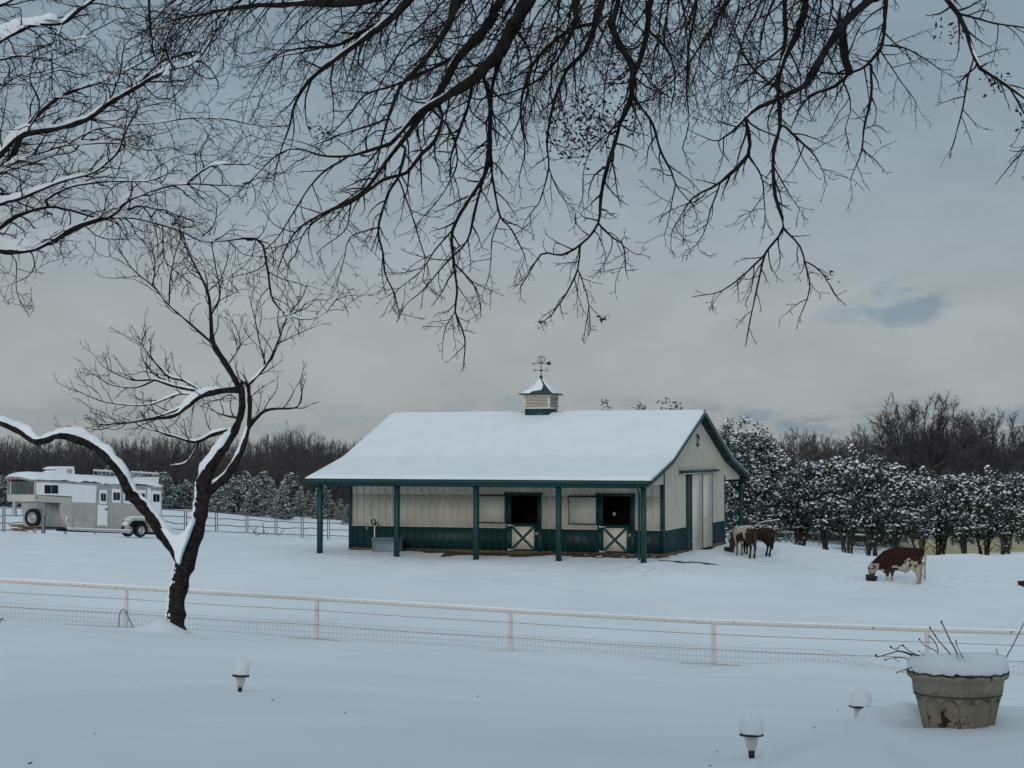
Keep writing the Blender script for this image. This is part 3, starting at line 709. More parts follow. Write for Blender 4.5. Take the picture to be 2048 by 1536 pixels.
# ------------------------------------------------------------------ bare trees traced limb by limb
def smooth_path(p, step):
    """resample a polyline with Catmull-Rom smoothing"""
    p = np.asarray(p, float); out_ = []
    e = np.vstack([2 * p[0] - p[1], p, 2 * p[-1] - p[-2]])
    for i in range(1, len(e) - 2):
        L = np.linalg.norm(e[i + 1][:3] - e[i][:3]); n = max(1, int(L / step))
        for t in np.arange(n) / n:
            a, b, c, d = e[i - 1], e[i], e[i + 1], e[i + 2]
            out_.append(.5 * (2 * b + (c - a) * t + (2 * a - 5 * b + 4 * c - d) * t * t + (3 * b - a - 3 * c + d) * t ** 3))
    out_.append(p[-1]); return np.array(out_)
def unit(v): return v / (np.linalg.norm(v) + 1e-12)
class BareTree:
    def __init__(s, seed): s.rng = np.random.default_rng(seed); s.jit = .11; s.env = None; s.lenf = None; s.cap = (.0070, .0036, .0024); s.limbs = []; s.big = MB(); s.fine = MB(); s.snow = MB(); s.traced = []
    def trace(s, pts, wpx, Y0, dY=0, step=.06, ext=None, connect=14):
        """pts in photo pixels, wpx widths in pixels at start..end; depth from the limb it leaves"""
        rng = s.rng; Ys = Y0
        best = 1e9
        for q in s.traced:
            d = np.hypot(q[:, 3] - pts[0][0], q[:, 4] - pts[0][1]); k = d.argmin()
            if d[k] < best: best = d[k]; yb = q[k, 1]; bp_ = (q[k, 3], q[k, 4])
        if best < connect:
            Ys = yb
            if connect >= 30 and best > 2.5: pts = [bp_] + list(pts); wpx = [wpx[0]] + list(wpx)
        seg = np.array(pts, float); cum = np.concatenate([[0], np.cumsum(np.hypot(*np.diff(seg, axis=0).T))]); cum /= cum[-1]
        W = np.interp(cum, np.linspace(0, 1, len(wpx)), wpx)
        Yv = Ys + dY * cum + .05 * rng.normal(size=len(cum)) * (cum > 0)
        P = np.array([[*at(a, b, y), w_ / F * y / 2] for (a, b), w_, y in zip(pts, W, Yv)])
        if ext is not None:
            e = np.asarray(ext, float)
            dr0 = unit(P[0, :3] - P[1, :3]); dist = np.linalg.norm(e - P[0, :3]); q1 = P[0, :3] + dr0 * dist * .28; q2 = (q1 + e) / 2 + np.array([0, 0, .18 * dist * max(0, dr0[2])])
            P = np.vstack([[*e, max(P[0, 3] * 1.6, .05)], [*q2, P[0, 3] * 1.35], [*q1, P[0, 3] * 1.12], P])
        Q = smooth_path(P, step)
        Q[:, :3] += np.cumsum(rng.normal(size=(len(Q), 3)), 0) * 0
        jit = rng.normal(size=(len(Q), 3)); jit[1:-1] = (jit[:-2] + jit[1:-1] + jit[2:]) / 2; jit *= Q[:, 3:4] * s.jit + .0014; jit[0] = 0; Q[:, :3] += jit
        d = Q[:, :3] - CAM; pxs = 1024 + Q[:, 0] / (d[:, 1] * cp + d[:, 2] * sp_) * F; pys = 768 - (-d[:, 1] * sp_ + d[:, 2] * cp) / (d[:, 1] * cp + d[:, 2] * sp_) * F
        s.traced.append(np.column_stack([Q[:, :3], pxs, pys]))
        r = np.maximum(Q[:, 3], .0022) * (1 + .10 * rng.normal(size=len(Q)))
        s.big.tube(Q[:, :3], r, 9 if r.max() > .02 else 5)
        s.limbs.append((Q[:, :3], r)); return Q
    def child(s, p, dirn, L, r0, r1, k, droop, wig, mb):
        n = max(3, int(L / (.035 if L < .3 else .05)) + 1); n = min(n, 14); st = L / (n - 1); rng = s.rng
        pts = [p]; d = dirn; kink = rng.normal(size=3) * wig
        for i in range(n - 1):
            kink = kink * .4 + rng.normal(size=3) * wig
            d = unit(d + kink + np.array([0, 0, droop])); q = pts[-1] + d * st
            if s.env is not None:
                yc = q[1] * cp + (q[2] - CZ) * sp_; px = 1024 + q[0] / yc * F; py = 768 - (-q[1] * sp_ + (q[2] - CZ) * cp) / yc * F
                if py > np.interp(px, s.env[0], s.env[1]) + rng.normal() * 6: break
            pts.append(q)
        if len(pts) < 2: pts.append(p + dirn * .01)
        pts = np.array(pts); n = len(pts); r = np.linspace(r0, r1, n); mb.tube(pts, r, k, cap=False); return pts, r
    def twigs(s, levels, droop, wig, up=0., rmin=.0016, start=.0, prob=None, flat=.75, maxpx=None):
        rng = s.rng; cur = [(p, r, 0) for p, r in s.limbs]
        for lv, (gap, Lm, ang, k) in enumerate(levels):
            nxt = []
            for p, r, _ in cur:
                seg = np.linalg.norm(np.diff(p, axis=0), axis=1); L = seg.sum(); cum = np.concatenate([[0], np.cumsum(seg)])
                t = start * L if lv == 0 else .18 * L
                t += rng.random() * gap; side = rng.choice([-1, 1])
                while t < L:
                    i = min(np.searchsorted(cum, t) - 1, len(p) - 2); i = max(i, 0)
                    q = p[i] + (p[i + 1] - p[i]) * ((t - cum[i]) / (seg[i] + 1e-9)); tg = unit(p[i + 1] - p[i]); rr = r[i]
                    t += gap * rng.uniform(.45, 1.6)
                    if prob is not None and lv == 0 and rng.random() > prob(q): continue
                    vd = unit(q - CAM); ax = unit(np.cross(tg, vd)); side = -side
                    ph = rng.normal() * .9
                    if rng.random() > flat: ph = rng.uniform(-math.pi, math.pi)
                    per = ax * math.cos(ph) * side + unit(np.cross(ax, tg)) * math.sin(ph)
                    a = R(ang) * rng.uniform(.65, 1.3)
                    d = unit(tg * math.cos(a) + per * math.sin(a) + np.array([0, 0, up]))
                    ll = Lm * rng.uniform(.35, 1.35) * (1.0 if lv == 0 else (.55 + .45 * (1 - t / (L + .01))))
                    ll = ll * s.lenf(q) if s.lenf else ll; r0 = max(min(rr * .6, s.cap[min(lv, 2)]), rmin * 1.25)
                    nxt.append((*s.child(q, d, ll, r0, rmin, k, droop, wig, s.fine), 0))
                # leading tip keeps going in a fork of finer wood
                if lv == 0:
                    tg = unit(p[-1] - p[-2])
                    for q in range(2): nxt.append((*s.child(p[-1], unit(tg + rng.normal(size=3) * .45), Lm * .5, max(r[-1] * .8, rmin * 1.3), rmin, k, droop, wig, s.fine), 0))
            cur = nxt if lv else nxt + []
        return cur
    def settle(s, limbs, k, lump=.5, gap=.35, minr=.004, h=1.2, fq=2.2, seed=0, width=1.0, tmax=.80):
        """snow lying along the tops of limbs"""
        for n_, (p, r) in enumerate(limbs):
            if r.max() < minr: continue
            if len(p) < 4: continue
            t = np.gradient(p, axis=0); L = np.linalg.norm(t, axis=1); t /= L[:, None]
            cum = np.cumsum(L)
            sd_ = np.cross(t, [0, 0, 1.]); sl_ = np.linalg.norm(sd_, axis=1); sd_ /= sl_[:, None] + 1e-9; upv = np.cross(sd_, t)
            nz = np.array([vnoise(c * fq + n_ * 7.3 + seed, n_ * 3.1) + .5 for c in cum]) + .25 * np.array([vnoise(c * fq * 4 + n_ * 5.3, n_ * 1.7) for c in cum])
            amt = np.clip((nz - gap) / (1 - gap) * 1.6, 0, 1.4) * np.clip((tmax - abs(t[:, 2])) / .25, 0, 1) * (r > minr * .7)
            hh = r * h * amt * (.6 + lump * nz)
            on = amt > .04; i = 0
            while i < len(p):
                if not on[i]: i += 1; continue
                j = i
                while j + 1 < len(p) and on[j + 1]: j += 1
                if j - i >= 2:
                    sl2 = slice(i, j + 1); m = j - i + 1; taper = np.minimum(1, np.minimum(np.arange(m), np.arange(m)[::-1]) / 1.5)
                    th = np.linspace(-.25, math.pi + .25, 8)
                    wv = (r[sl2] * width * np.minimum(1, .55 + .5 * amt[sl2])) * np.maximum(taper, .05)
                    hv = hh[sl2] * np.maximum(taper, .02)
                    base = p[sl2] + upv[sl2] * (r[sl2] * .55)[:, None]
                    V_ = base[:, None] + sd_[sl2][:, None] * (wv[:, None] * np.cos(th)[None])[..., None] + upv[sl2][:, None] * ((hv + r[sl2] * .5)[:, None] * np.sin(th)[None])[..., None]
                    V_ += s.rng.normal(size=V_.shape) * (r[sl2] * .085)[:, None, None]
                    q1 = np.arange(m - 1)[:, None] * 8; q2 = np.arange(7)[None]
                    s.snow.add(V_.reshape(-1, 3), np.stack([q1 + q2, q1 + q2 + 1, q1 + 8 + q2 + 1, q1 + 8 + q2], -1).reshape(-1, 4))
                i = j + 1
    def finish(s, root, names=('trunk', 'twigs', 'snow'), mats=('bark', 'twig', 'snow')):
        o = np.array(root.location)
        s.big.build(names[0], M[mats[0]], root, o, True); s.fine.build(names[1], M[mats[1]], root, o)
        if s.snow.n: s.snow.build(names[2], M[mats[2]], root, o, True)

# --- the big tree whose limbs hang in from the top
A = BareTree(11)
FORK = np.array([4.9, 12.6, CZ + 5.0])
D0 = 11.3
A.trace([(1073, -30), (1028, 50), (989, 114), (944, 163), (905, 190), (860, 213), (811, 252), (781, 287), (746, 299), (697, 312), (647, 312), (598, 299), (558, 307), (499, 364)], [34, 26, 22, 12, 6, 3, 2], D0, -1.2, ext=FORK)
A.trace([(1018, -30), (984, 30), (969, 60), (925, 104), (890, 163), (860, 212), (830, 250), (790, 300), (760, 345), (720, 390), (660, 420), (600, 455), (570, 500), (555, 540)], [24, 20, 12, 8, 5, 2.2], D0 + .5, .6, ext=FORK)
A.trace([(920, -30), (895, 50), (870, 94), (830, 139), (800, 173), (776, 238), (766, 277), (750, 330), (720, 380), (690, 400)], [16, 12, 8, 4, 2], D0 - .6, -.5, ext=FORK)
A.trace([(840, -25), (776, 42), (741, 69), (697, 99), (652, 134), (618, 163), (588, 213), (578, 257), (561, 302), (548, 361)], [18, 14, 9, 4, 2], D0 + .2, -.4, ext=FORK)
A.trace([(800, -20), (740, 0), (690, 6), (600, 7), (500, 12), (420, 25), (335, 43)], [18, 14, 8, 3], D0 + .9, .8, ext=FORK)
A.trace([(1345, -30), (1301, 0), (1296, 59), (1278, 123), (1264, 160)], [16, 12, 8], D0 + .3, 0, ext=FORK)
A.trace([(1240, -40), (1232, 0), (1223, 46), (1242, 91), (1264, 137), (1264, 191), (1242, 246), (1219, 319), (1201, 392), (1196, 446), (1164, 487), (1123, 510), (1082, 510), (1041, 574)], [18, 14, 10, 8, 5, 2], D0 - .4, -.4, ext=FORK)
A.trace([(1212, -30), (1191, 46), (1169, 105), (1132, 141), (1105, 219), (1094, 282), (1098, 337), (1078, 406), (1059, 428)], [14, 9, 5, 2], D0 + .6, .3, ext=FORK)
A.trace([(1150, -30), (1150, 40), (1130, 90), (1087, 150), (1032, 182), (950, 200)], [12, 6, 2], D0 + .1, .5, ext=FORK)
A.trace([(1392, -20), (1392, 20), (1378, 91), (1374, 191), (1378, 246), (1365, 296)], [7, 4, 2], D0, .3, ext=FORK)
A.trace([(1470, -20), (1451, 9), (1406, 82), (1369, 137), (1342, 164), (1310, 187)], [7, 4, 2], D0 + .5, .3, ext=FORK)
A.trace([(1785, -35), (1742, 0), (1692, 41), (1660, 82), (1632, 132), (1610, 169), (1560, 196), (1519, 214), (1491, 237), (1464, 264), (1437, 282)], [22, 17, 13, 9, 3], D0 - .8, -.5, ext=FORK)
A.trace([(1614, -30), (1612, 10), (1596, 59), (1569, 118), (1555, 164), (1558, 196), (1560, 255), (1546, 310), (1550, 392), (1566, 456), (1532, 506), (1519, 547), (1509, 606), (1491, 690)], [15, 11, 8, 7, 4, 2], D0 - .2, -.5, ext=FORK)
A.trace([(1570, -30), (1569, 90), (1555, 160)], [11, 8], D0 + .4, 0, ext=FORK)
A.trace([(1774, -20), (1769, 55), (1760, 100), (1737, 128), (1701, 146), (1642, 146)], [9, 7, 4], D0 + .2, -.2, ext=FORK)
A.trace([(1880, -25), (1892, 0), (1915, 27), (1933, 64), (1947, 109), (1960, 137), (1997, 159), (2048, 196), (2110, 250)], [13, 10, 6, 4], D0 - 1.4, -.6, ext=FORK)
A.trace([(1700, 146), (1692, 118), (1686, 62)], [15, 22, 16], D0 + .2)
sub = [([(964, 143), (979, 198), (979, 267), (979, 322), (959, 366), (929, 411), (905, 460), (907, 525), (915, 584), (910, 623), (929, 678), (928, 735)], [10, 7, 4.5, 2]),
 ([(811, 297), (796, 356), (781, 376), (756, 455), (766, 505), (771, 549), (790, 590), (798, 628)], [6, 4, 2]), ([(756, 455), (700, 475), (690, 510), (675, 565)], [3, 1.5]),
 ([(885, 230), (870, 280), (845, 307), (811, 346), (766, 361), (702, 406), (657, 425), (613, 460), (590, 510)], [8, 5, 2]),
 ([(1005, 100), (982, 191), (980, 273), (968, 355), (950, 420), (935, 480), (890, 530), (850, 575), (820, 600)], [8, 5, 2]), ([(982, 328), (991, 387), (1000, 433), (1023, 460), (1050, 510)], [5, 1.8]), ([(1000, 433), (985, 480), (980, 540), (965, 590)], [3, 1.5]),
 ([(907, 525), (940, 560), (958, 590), (962, 620)], [4, 1.5]), ([(1196, 446), (1223, 474), (1246, 492), (1251, 540)], [5, 2]),
 ([(1160, 492), (1155, 538), (1132, 588), (1105, 629), (1082, 647)], [4, 1.6]), ([(1155, 538), (1173, 583), (1178, 610), (1200, 633)], [3, 1.6]), ([(1178, 610), (1172, 650), (1168, 680)], [2.4, 1.2]),
 ([(1264, 191), (1305, 246), (1319, 296), (1342, 342), (1351, 369), (1378, 401)], [7, 5, 2]), ([(1351, 369), (1342, 410), (1330, 470)], [3, 1.5]),
 ([(1491, 241), (1496, 310), (1441, 364), (1386, 396), (1350, 451)], [9, 5, 2]), ([(1496, 310), (1523, 355), (1530, 424)], [5, 2.2]), ([(1441, 364), (1420, 420), (1405, 470), (1375, 510)], [4, 1.5]),
 ([(1566, 456), (1600, 492), (1614, 542), (1619, 579), (1598, 638)], [5, 3.5, 1.6]), ([(1614, 524), (1646, 547), (1669, 588), (1690, 608)], [3, 1.4]), ([(1532, 506), (1496, 542), (1441, 583), (1386, 594)], [5, 3, 1.5]),
 ([(1742, 132), (1742, 196), (1728, 255), (1724, 300), (1701, 360)], [6, 4, 1.6]), ([(1724, 300), (1750, 320), (1772, 345)], [3, 1.4]), ([(1700, 145), (1669, 173), (1623, 191), (1600, 219), (1582, 255)], [7, 5, 2]),
 ([(1568, 250), (1600, 282), (1628, 310), (1646, 342)], [5, 1.8]), ([(1947, 118), (1933, 173), (1924, 219), (1906, 292)], [4, 1.5]), ([(1769, 91), (1806, 96), (1851, 118), (1883, 141)], [4, 1.5]), ([(1915, 27), (1988, 46), (2048, 55)], [5, 3]),
 ([(2020, 176), (2050, 230), (2060, 280), (2015, 337), (1992, 365)], [4, 1.6]), ([(746, 50), (677, 89), (623, 94), (568, 104), (524, 134)], [8, 4, 2]), ([(1546, 330), (1580, 390), (1600, 420)], [4, 1.5]), ([(1558, 180), (1500, 130), (1470, 60), (1440, 0)], [5, 3, 2]),
 ([(1242, 246), (1210, 270), (1180, 300), (1165, 350)], [4, 2]), ([(1098, 337), (1120, 390), (1150, 420)], [3, 1.4]), ([(860, 212), (900, 260), (915, 320), (890, 380), (860, 420)], [6, 4, 2]), ([(925, 104), (860, 140), (790, 170), (730, 190), (690, 240), (650, 280)], [8, 5, 2]),
 ([(776, 238), (740, 250), (680, 270), (630, 290)], [5, 2]), ([(945, 163), (930, 230), (905, 300), (900, 350)], [7, 3]), ([(1191, 46), (1140, 60), (1080, 110), (1050, 170), (1040, 230), (1050, 300), (1040, 350)], [9, 6, 2]), ([(1028, 50), (1060, 110), (1055, 180), (1030, 260), (1010, 300)], [7, 4, 2]),
 ([(1296, 59), (1340, 110), (1350, 170), (1340, 230)], [6, 2]), ([(1569, 90), (1500, 150), (1460, 200)], [5, 2]), ([(1760, 100), (1800, 160), (1830, 200)], [4, 1.6]), ([(1650, 96), (1700, 200), (1690, 260)], [4, 1.6]),
 ([(905, 460), (870, 500), (840, 545), (800, 575)], [4, 1.6]), ([(796, 356), (820, 420), (835, 470), (850, 520), (845, 560)], [4, 1.6]), ([(910, 623), (890, 660), (885, 700)], [2.5, 1.2]), ([(702, 406), (690, 460), (640, 500)], [3.5, 1.5]), ([(697, 312), (640, 350), (590, 420), (560, 470), (530, 500)], [5, 2])]
for pts, wp in sub: A.trace(pts, wp, D0, A.rng.normal() * .35, step=.05, connect=40)
er = random.Random(17)
for i in range(58):
    x0 = er.uniform(430, 1760); y0 = er.uniform(-60, -12)
    sl = np.interp(x0, [430, 700, 950, 1150, 1350, 1500, 1760], [-1.5, -1.35, -.85, -.45, -.12, -.35, -.05]) + er.uniform(-.28, .28)
    L = er.uniform(120, 330) * np.interp(x0, [430, 700, 1000, 1350, 1760], [.75, .95, 1.1, .85, .75]); n = 6; pts = [(x0, y0)]; kx = 0
    for k in range(n):
        kx = kx * .5 + er.uniform(-.16, .16); d_ = sl * (1 - .09 * k) + kx; q = math.hypot(d_, 1); pts.append((pts[-1][0] + d_ / q * L / n, pts[-1][1] + L / n / q))
    A.trace(pts, [er.uniform(3.2, 6.5), er.uniform(2.2, 3.4), 1.6], D0 + er.uniform(-.9, 1.1), er.uniform(-.3, .3), step=.05, connect=0)
bigA = list(A.limbs)
def lenA(q):
    yc = q[1] * cp + (q[2] - CZ) * sp_; px = 1024 + q[0] / yc * F; py = 768 - (-q[1] * sp_ + (q[2] - CZ) * cp) / yc * F
    return float(np.interp(py, [40, 200, 330], [1.05, .80, .62]) * np.interp(px, [1400, 1700, 1900], [1, .72, .62]))
A.lenf = lenA
A.env = np.array([(300, 420), (480, 470), (560, 590), (690, 600), (740, 635), (800, 640), (870, 690), (885, 725), (940, 745), (962, 640), (1020, 570), (1040, 612), (1080, 655), (1170, 685), (1210, 650), (1262, 565), (1330, 500), (1375, 540), (1400, 615), (1480, 690), (1500, 705), (1530, 665), (1610, 655), (1690, 615), (1712, 385), (1780, 355), (1900, 325), (1965, 310), (2048, 380)], float).T
# upper wood above the picture, so that the crown does not end at its edge
tA = A.limbs; A.limbs = bigA
lv = A.twigs([(.082, .44, 44, 4), (.065, .17, 46, 3), (.045, .055, 52, 3)], -.045, .13, rmin=.0014, start=.06)
A.limbs = bigA
A.settle([l for l in bigA if l[1].max() > .012], 0, lump=.4, gap=.42, minr=.009, h=.75, fq=2.6, tmax=.92, width=.72)
ra = thing('bare_tree', 'dark leafless tree whose drooping limbs hang across the top of the view', 'tree', (FORK[0] + .35, FORK[1] + .4, gz(FORK[0] + .35, FORK[1] + .4)), group=None)
tz = ra.location
A.big.tube([(tz[0], tz[1], tz[2] - .4), (tz[0] + .03, tz[1], tz[2] + .4), (tz[0] - .05, tz[1] - .05, tz[2] + 3), (tz[0] - .2, tz[1] - .2, CZ + 3.4), FORK + [0, 0, .15]], [.42, .33, .28, .25, .20], 16)
# clusters of clinging dead leaves
lf = MB()
def leafcluster(px, py, sx, sy, n, Y, size=.030):
    n *= 2; sx *= 1.25; sy *= 1.25
    for i in range(n):
        p = at(px + A.rng.normal() * sx, py + A.rng.normal() * sy, Y + A.rng.normal() * .15)
        a = unit(A.rng.normal(size=3)); b = unit(np.cross(a, A.rng.normal(size=3))); s_ = size * A.rng.uniform(.5, 1.2)
        lf.add([p, p + (a + b * .45) * s_ * .6, p + a * s_ * 1.3, p + (a - b * .45) * s_ * .6], [(0, 1, 2, 3)])
for a in ((1160, 265, 24, 26, 150, 11.2), (1190, 225, 18, 18, 70, 11.1), (1260, 125, 26, 24, 80, 11.3), (1315, 165, 18, 14, 40, 11.2), (1270, 240, 14, 18, 30, 11.2), (641, 258, 6, 10, 14, 10.6), (1995, 165, 14, 10, 24, 9.5), (1902, 62, 14, 8, 14, 9.8), (1082, 648, 6, 4, 7, 10.8), (1205, 637, 5, 4, 6, 10.8), (1660, 555, 8, 6, 6, 10.6), (1410, 70, 8, 6, 6, 11), (1590, 120, 12, 8, 12, 11.1), (2040, 235, 6, 10, 12, 9.4)): leafcluster(*a)
lf.build('dead_leaves', M['deadleaf'], ra, np.array(ra.location))
A.finish(ra)

# --- the snow laden tree reaching in from the left edge
B = BareTree(23)
FB = np.array([-6.1, 14.8, CZ + .55])
D1 = 14.2
for pts, wp, dy in [([(-70, 470), (0, 497), (50, 501), (104, 480), (167, 450), (225, 429), (258, 400), (325, 375), (375, 367), (458, 370), (500, 364)], [20, 15, 12, 7, 4, 2.5], -.8),
 ([(-50, 480), (0, 455), (33, 430), (96, 413), (142, 421), (187, 433), (267, 435), (325, 450), (375, 467), (412, 483), (512, 479), (533, 529), (546, 600), (583, 633), (620, 638), (650, 625), (671, 600)], [13, 8, 6, 5, 4, 2], .3),
 ([(-60, 350), (0, 308), (25, 283), (54, 267), (112, 258), (175, 237), (217, 208), (267, 179), (308, 154), (346, 137), (379, 129), (408, 104), (433, 62)], [17, 14, 11, 9, 6, 3], -.6),
 ([(-20, 360), (20, 320), (58, 250), (104, 204), (133, 187), (192, 167), (225, 154), (267, 133), (308, 112)], [14, 10, 6, 3], .5),
 ([(-70, 130), (-10, 88), (42, 58), (83, 46), (125, 46), (158, 21), (200, -10), (240, -40)], [16, 12, 8, 4], -.2),
 ([(-50, 385), (0, 346), (33, 321), (62, 312), (125, 292), (179, 287), (233, 287), (292, 300), (340, 295)], [8, 5, 2], .5),
 ([(-50, 430), (0, 408), (42, 396), (92, 375), (137, 358), (192, 342), (233, 308), (250, 267), (283, 200)], [10, 7, 5, 2], -.5),
 ([(-50, 365), (0, 345), (60, 325), (110, 310), (150, 300), (180, 262), (258, 250), (317, 246), (375, 237), (442, 237), (500, 250)], [7, 4, 2], .8),
 ([(-50, 210), (-10, 185), (17, 162), (40, 150), (70, 155), (120, 140), (160, 150)], [7, 4, 2], .6), ([(-40, 30), (20, 0), (60, -25)], [9, 7], .1)]:
    B.trace(pts, wp, D1 + B.rng.normal() * .25, dy, ext=FB, connect=5)
for pts, wp in [([(267, 179), (300, 142), (333, 117), (371, 106)], [10, 8, 7]), ([(92, 400), (137, 375), (208, 362), (292, 362), (342, 346)], [6, 4, 2]), ([(308, 112), (305, 95), (300, 50), (297, -20)], [5, 6, 5]), ([(325, 450), (329, 517), (346, 537), (383, 567)], [3, 1.6]),
 ([(246, 429), (275, 412), (308, 417), (346, 425), (360, 460), (383, 510)], [5, 3, 1.6]), ([(12, 500), (33, 525), (33, 583), (55, 625)], [2.5, 1.4]), ([(125, 46), (104, 110), (104, 175)], [4, 2.5]), ([(379, 362), (412, 337), (442, 329), (496, 329)], [4, 2]),
 ([(175, 237), (230, 240), (280, 215), (330, 205)], [4, 2]), ([(167, 450), (200, 475), (240, 480)], [3, 1.5]), ([(512, 479), (500, 520), (470, 545)], [2, 1.2]), ([(83, 46), (140, 80), (190, 60), (230, 40)], [4, 2]), ([(217, 208), (240, 150), (250, 90), (290, 60)], [4, 2]), ([(346, 137), (330, 90), (350, 40), (370, -10)], [4, 2]), ([(54, 267), (80, 210), (60, 160), (70, 110)], [4, 2]), ([(0, 120), (40, 110), (100, 120), (150, 100)], [5, 2])]:
    B.trace(pts, wp, D1, B.rng.normal() * .4, step=.06, connect=45)
bigB = list(B.limbs)
B.env = np.array([(-200, 640), (20, 640), (60, 640), (110, 540), (240, 510), (300, 560), (400, 610), (520, 640), (560, 690), (690, 640)], float).T
B.twigs([(.10, .55, 44, 4), (.085, .26, 46, 3), (.075, .10, 46, 3)], -.005, .22, rmin=.0016, start=.05)
B.settle(bigB, 0, lump=.7, gap=.0, minr=.0060, h=2.0, fq=2.4, width=1.15, tmax=.9)
# loose clumps caught in forks
for px, py, s_ in ((345, 362, 18), (478, 365, 15), (505, 470, 12), (575, 630, 11), (265, 335, 8), (115, 190, 14), (70, 45, 20), (100, 35, 20), (168, 72, 8), (158, 285, 8), (352, 310, 9), (262, 150, 10), (335, 145, 12), (425, 65, 7), (235, 412, 13), (100, 480, 9), (38, 315, 12), (390, 462, 7)):
    k = None; best = 1e9
    for q in B.traced:
        d = np.hypot(q[:, 3] - px, q[:, 4] - py); i_ = d.argmin()
        if d[i_] < best: best = d[i_]; Yq = q[i_, 1]
    c = at(px, py + 3, Yq); r_ = s_ / F * Yq
    th = np.linspace(0, math.pi / 2, 4); n0 = B.snow.n
    pr = [(r_ * 1.0, -.25 * r_), (r_ * .95, .1 * r_), (r_ * .7, .38 * r_), (r_ * .35, .55 * r_), (.001, .6 * r_)]
    ph_ = B.rng.uniform(0, 6)
    def wobf(v, th, ph_=ph_):
        f = 1 + .22 * np.sin(th * 2 + ph_) + .12 * np.sin(th * 5 + ph_ * 2); v[:, :, 0] *= f * 1.1; v[:, :, 1] *= f * .7; return v
    B.snow.lathe(pr, 14, 0, c, wobf)
rb_ = thing('bare_tree', 'leafless tree with thick snow on its rising limbs, reaching in from the left edge', 'tree', (FB[0], FB[1], gz(FB[0], FB[1])))
tz = rb_.location
B.big.tube([(tz[0], tz[1], tz[2] - .4), (tz[0] - .02, tz[1], tz[2] + .3), (tz[0] + .05, tz[1], tz[2] + 1.2), FB + [0, 0, .1]], [.38, .29, .25, .20], 14)
B.finish(rb_)

# --- the leaning fruit tree in the yard
Cc = BareTree(5); DT = 37.5; Cc.jit = .05; Cc.cap = (.013, .007, .005)
Cc.trace([(350, 1310), (352, 1270), (354, 1200), (368, 1130), (390, 1070), (402, 1020), (408, 960)], [44, 38, 35, 37, 33, 30, 32], DT, 0, step=.10)
Cc.trace([(366, 1128), (345, 1092), (330, 1075), (290, 1020), (260, 985), (235, 940), (205, 905), (165, 880), (120, 870), (75, 883), (40, 862), (0, 845), (-50, 830)], [26, 24, 22, 20, 19, 16, 13, 11], DT, -1.2, step=.10)
Cc.trace([(407, 965), (420, 935), (440, 905), (468, 862), (482, 826), (484, 800), (482, 775)], [28, 23, 19, 16, 14], DT, .2, step=.10)
Cc.trace([(412, 985), (440, 965), (458, 945), (482, 905), (494, 870), (498, 845)], [23, 19, 14, 10, 7], DT, -.4, step=.10)
for pts, wp in [([(482, 782), (454, 732), (427, 688), (421, 633), (415, 583), (388, 527), (366, 483)], [12, 7, 4.5, 2.5]), ([(427, 688), (382, 649), (338, 610), (305, 572), (266, 539), (238, 500)], [5.5, 3, 1.8]),
 ([(482, 778), (432, 783), (399, 793), (377, 810), (349, 832), (305, 838), (260, 845), (200, 850)], [14, 10, 5, 3, 2]), ([(405, 785), (344, 771), (310, 760), (266, 760), (222, 743)], [6, 4, 2]), ([(399, 793), (360, 788), (294, 810), (211, 804), (155, 782)], [5, 3, 2]), ([(377, 810), (321, 832), (238, 849), (200, 860)], [5, 3, 2]),
 ([(344, 771), (300, 740), (280, 700), (286, 680)], [4, 2]), ([(399, 780), (365, 760), (332, 749), (282, 688)], [5, 2]), ([(454, 862), (427, 868), (399, 882), (377, 882), (332, 868), (283, 854)], [9, 6, 3, 2]), ([(399, 882), (388, 904), (371, 926), (338, 932)], [4, 2]),
 ([(498, 854), (532, 821), (593, 815), (604, 793)], [7, 4, 2]), ([(498, 850), (500, 810), (496, 771)], [9, 8]), ([(496, 771), (532, 732), (554, 688), (570, 644), (604, 594)], [6, 4, 2]), ([(421, 633), (440, 590), (432, 540), (420, 470)], [4, 2]), ([(415, 583), (440, 560), (455, 520)], [3, 1.6]), ([(305, 572), (310, 530), (300, 480)], [3, 1.6]),
 ([(554, 688), (590, 670), (625, 655)], [3, 1.5]), ([(532, 732), (520, 690), (510, 640), (500, 600)], [3, 1.6]), ([(454, 732), (480, 690), (470, 650)], [3, 1.6]), ([(338, 610), (340, 560), (350, 510), (365, 460)], [3.5, 1.6]), ([(484, 805), (460, 790), (440, 800)], [3, 1.5]), ([(310, 760), (270, 775), (225, 770), (190, 750)], [4, 1.8]), ([(468, 835), (448, 830), (435, 826)], [4, 2])]:
    Cc.trace(pts, wp, DT, Cc.rng.normal() * .8, step=.10, connect=30)
bigC = list(Cc.limbs)
Cc.limbs = bigC[4:]
Cc.twigs([(.23, .85, 42, 4), (.18, .40, 42, 3), (.16, .16, 42, 3)], .03, .10, up=.26, rmin=.0038, start=.10)
Cc.limbs = [bigC[2]]; Cc.twigs([(1.2, .3, 60, 4)], .03, .1, up=.2, rmin=.005, start=.3)
Cc.limbs = bigC
Cc.settle([bigC[1]], 0, lump=.35, gap=-.3, minr=.03, h=1.0, fq=1.6, width=.84, tmax=1.1, seed=2)
Cc.settle([bigC[3]], 0, lump=.4, gap=-.2, minr=.03, h=1.0, fq=1.3, width=.85, tmax=1.6, seed=4)
Cc.settle([(p[:13], r[:13]) for p, r in [bigC[2]]], 0, lump=.4, gap=-.1, minr=.03, h=.75, fq=1.3, width=.75, tmax=1.8, seed=5)
Cc.settle(bigC[4:], 0, lump=.5, gap=.08, minr=.012, h=1.1, fq=1.2, width=.9, tmax=.9)
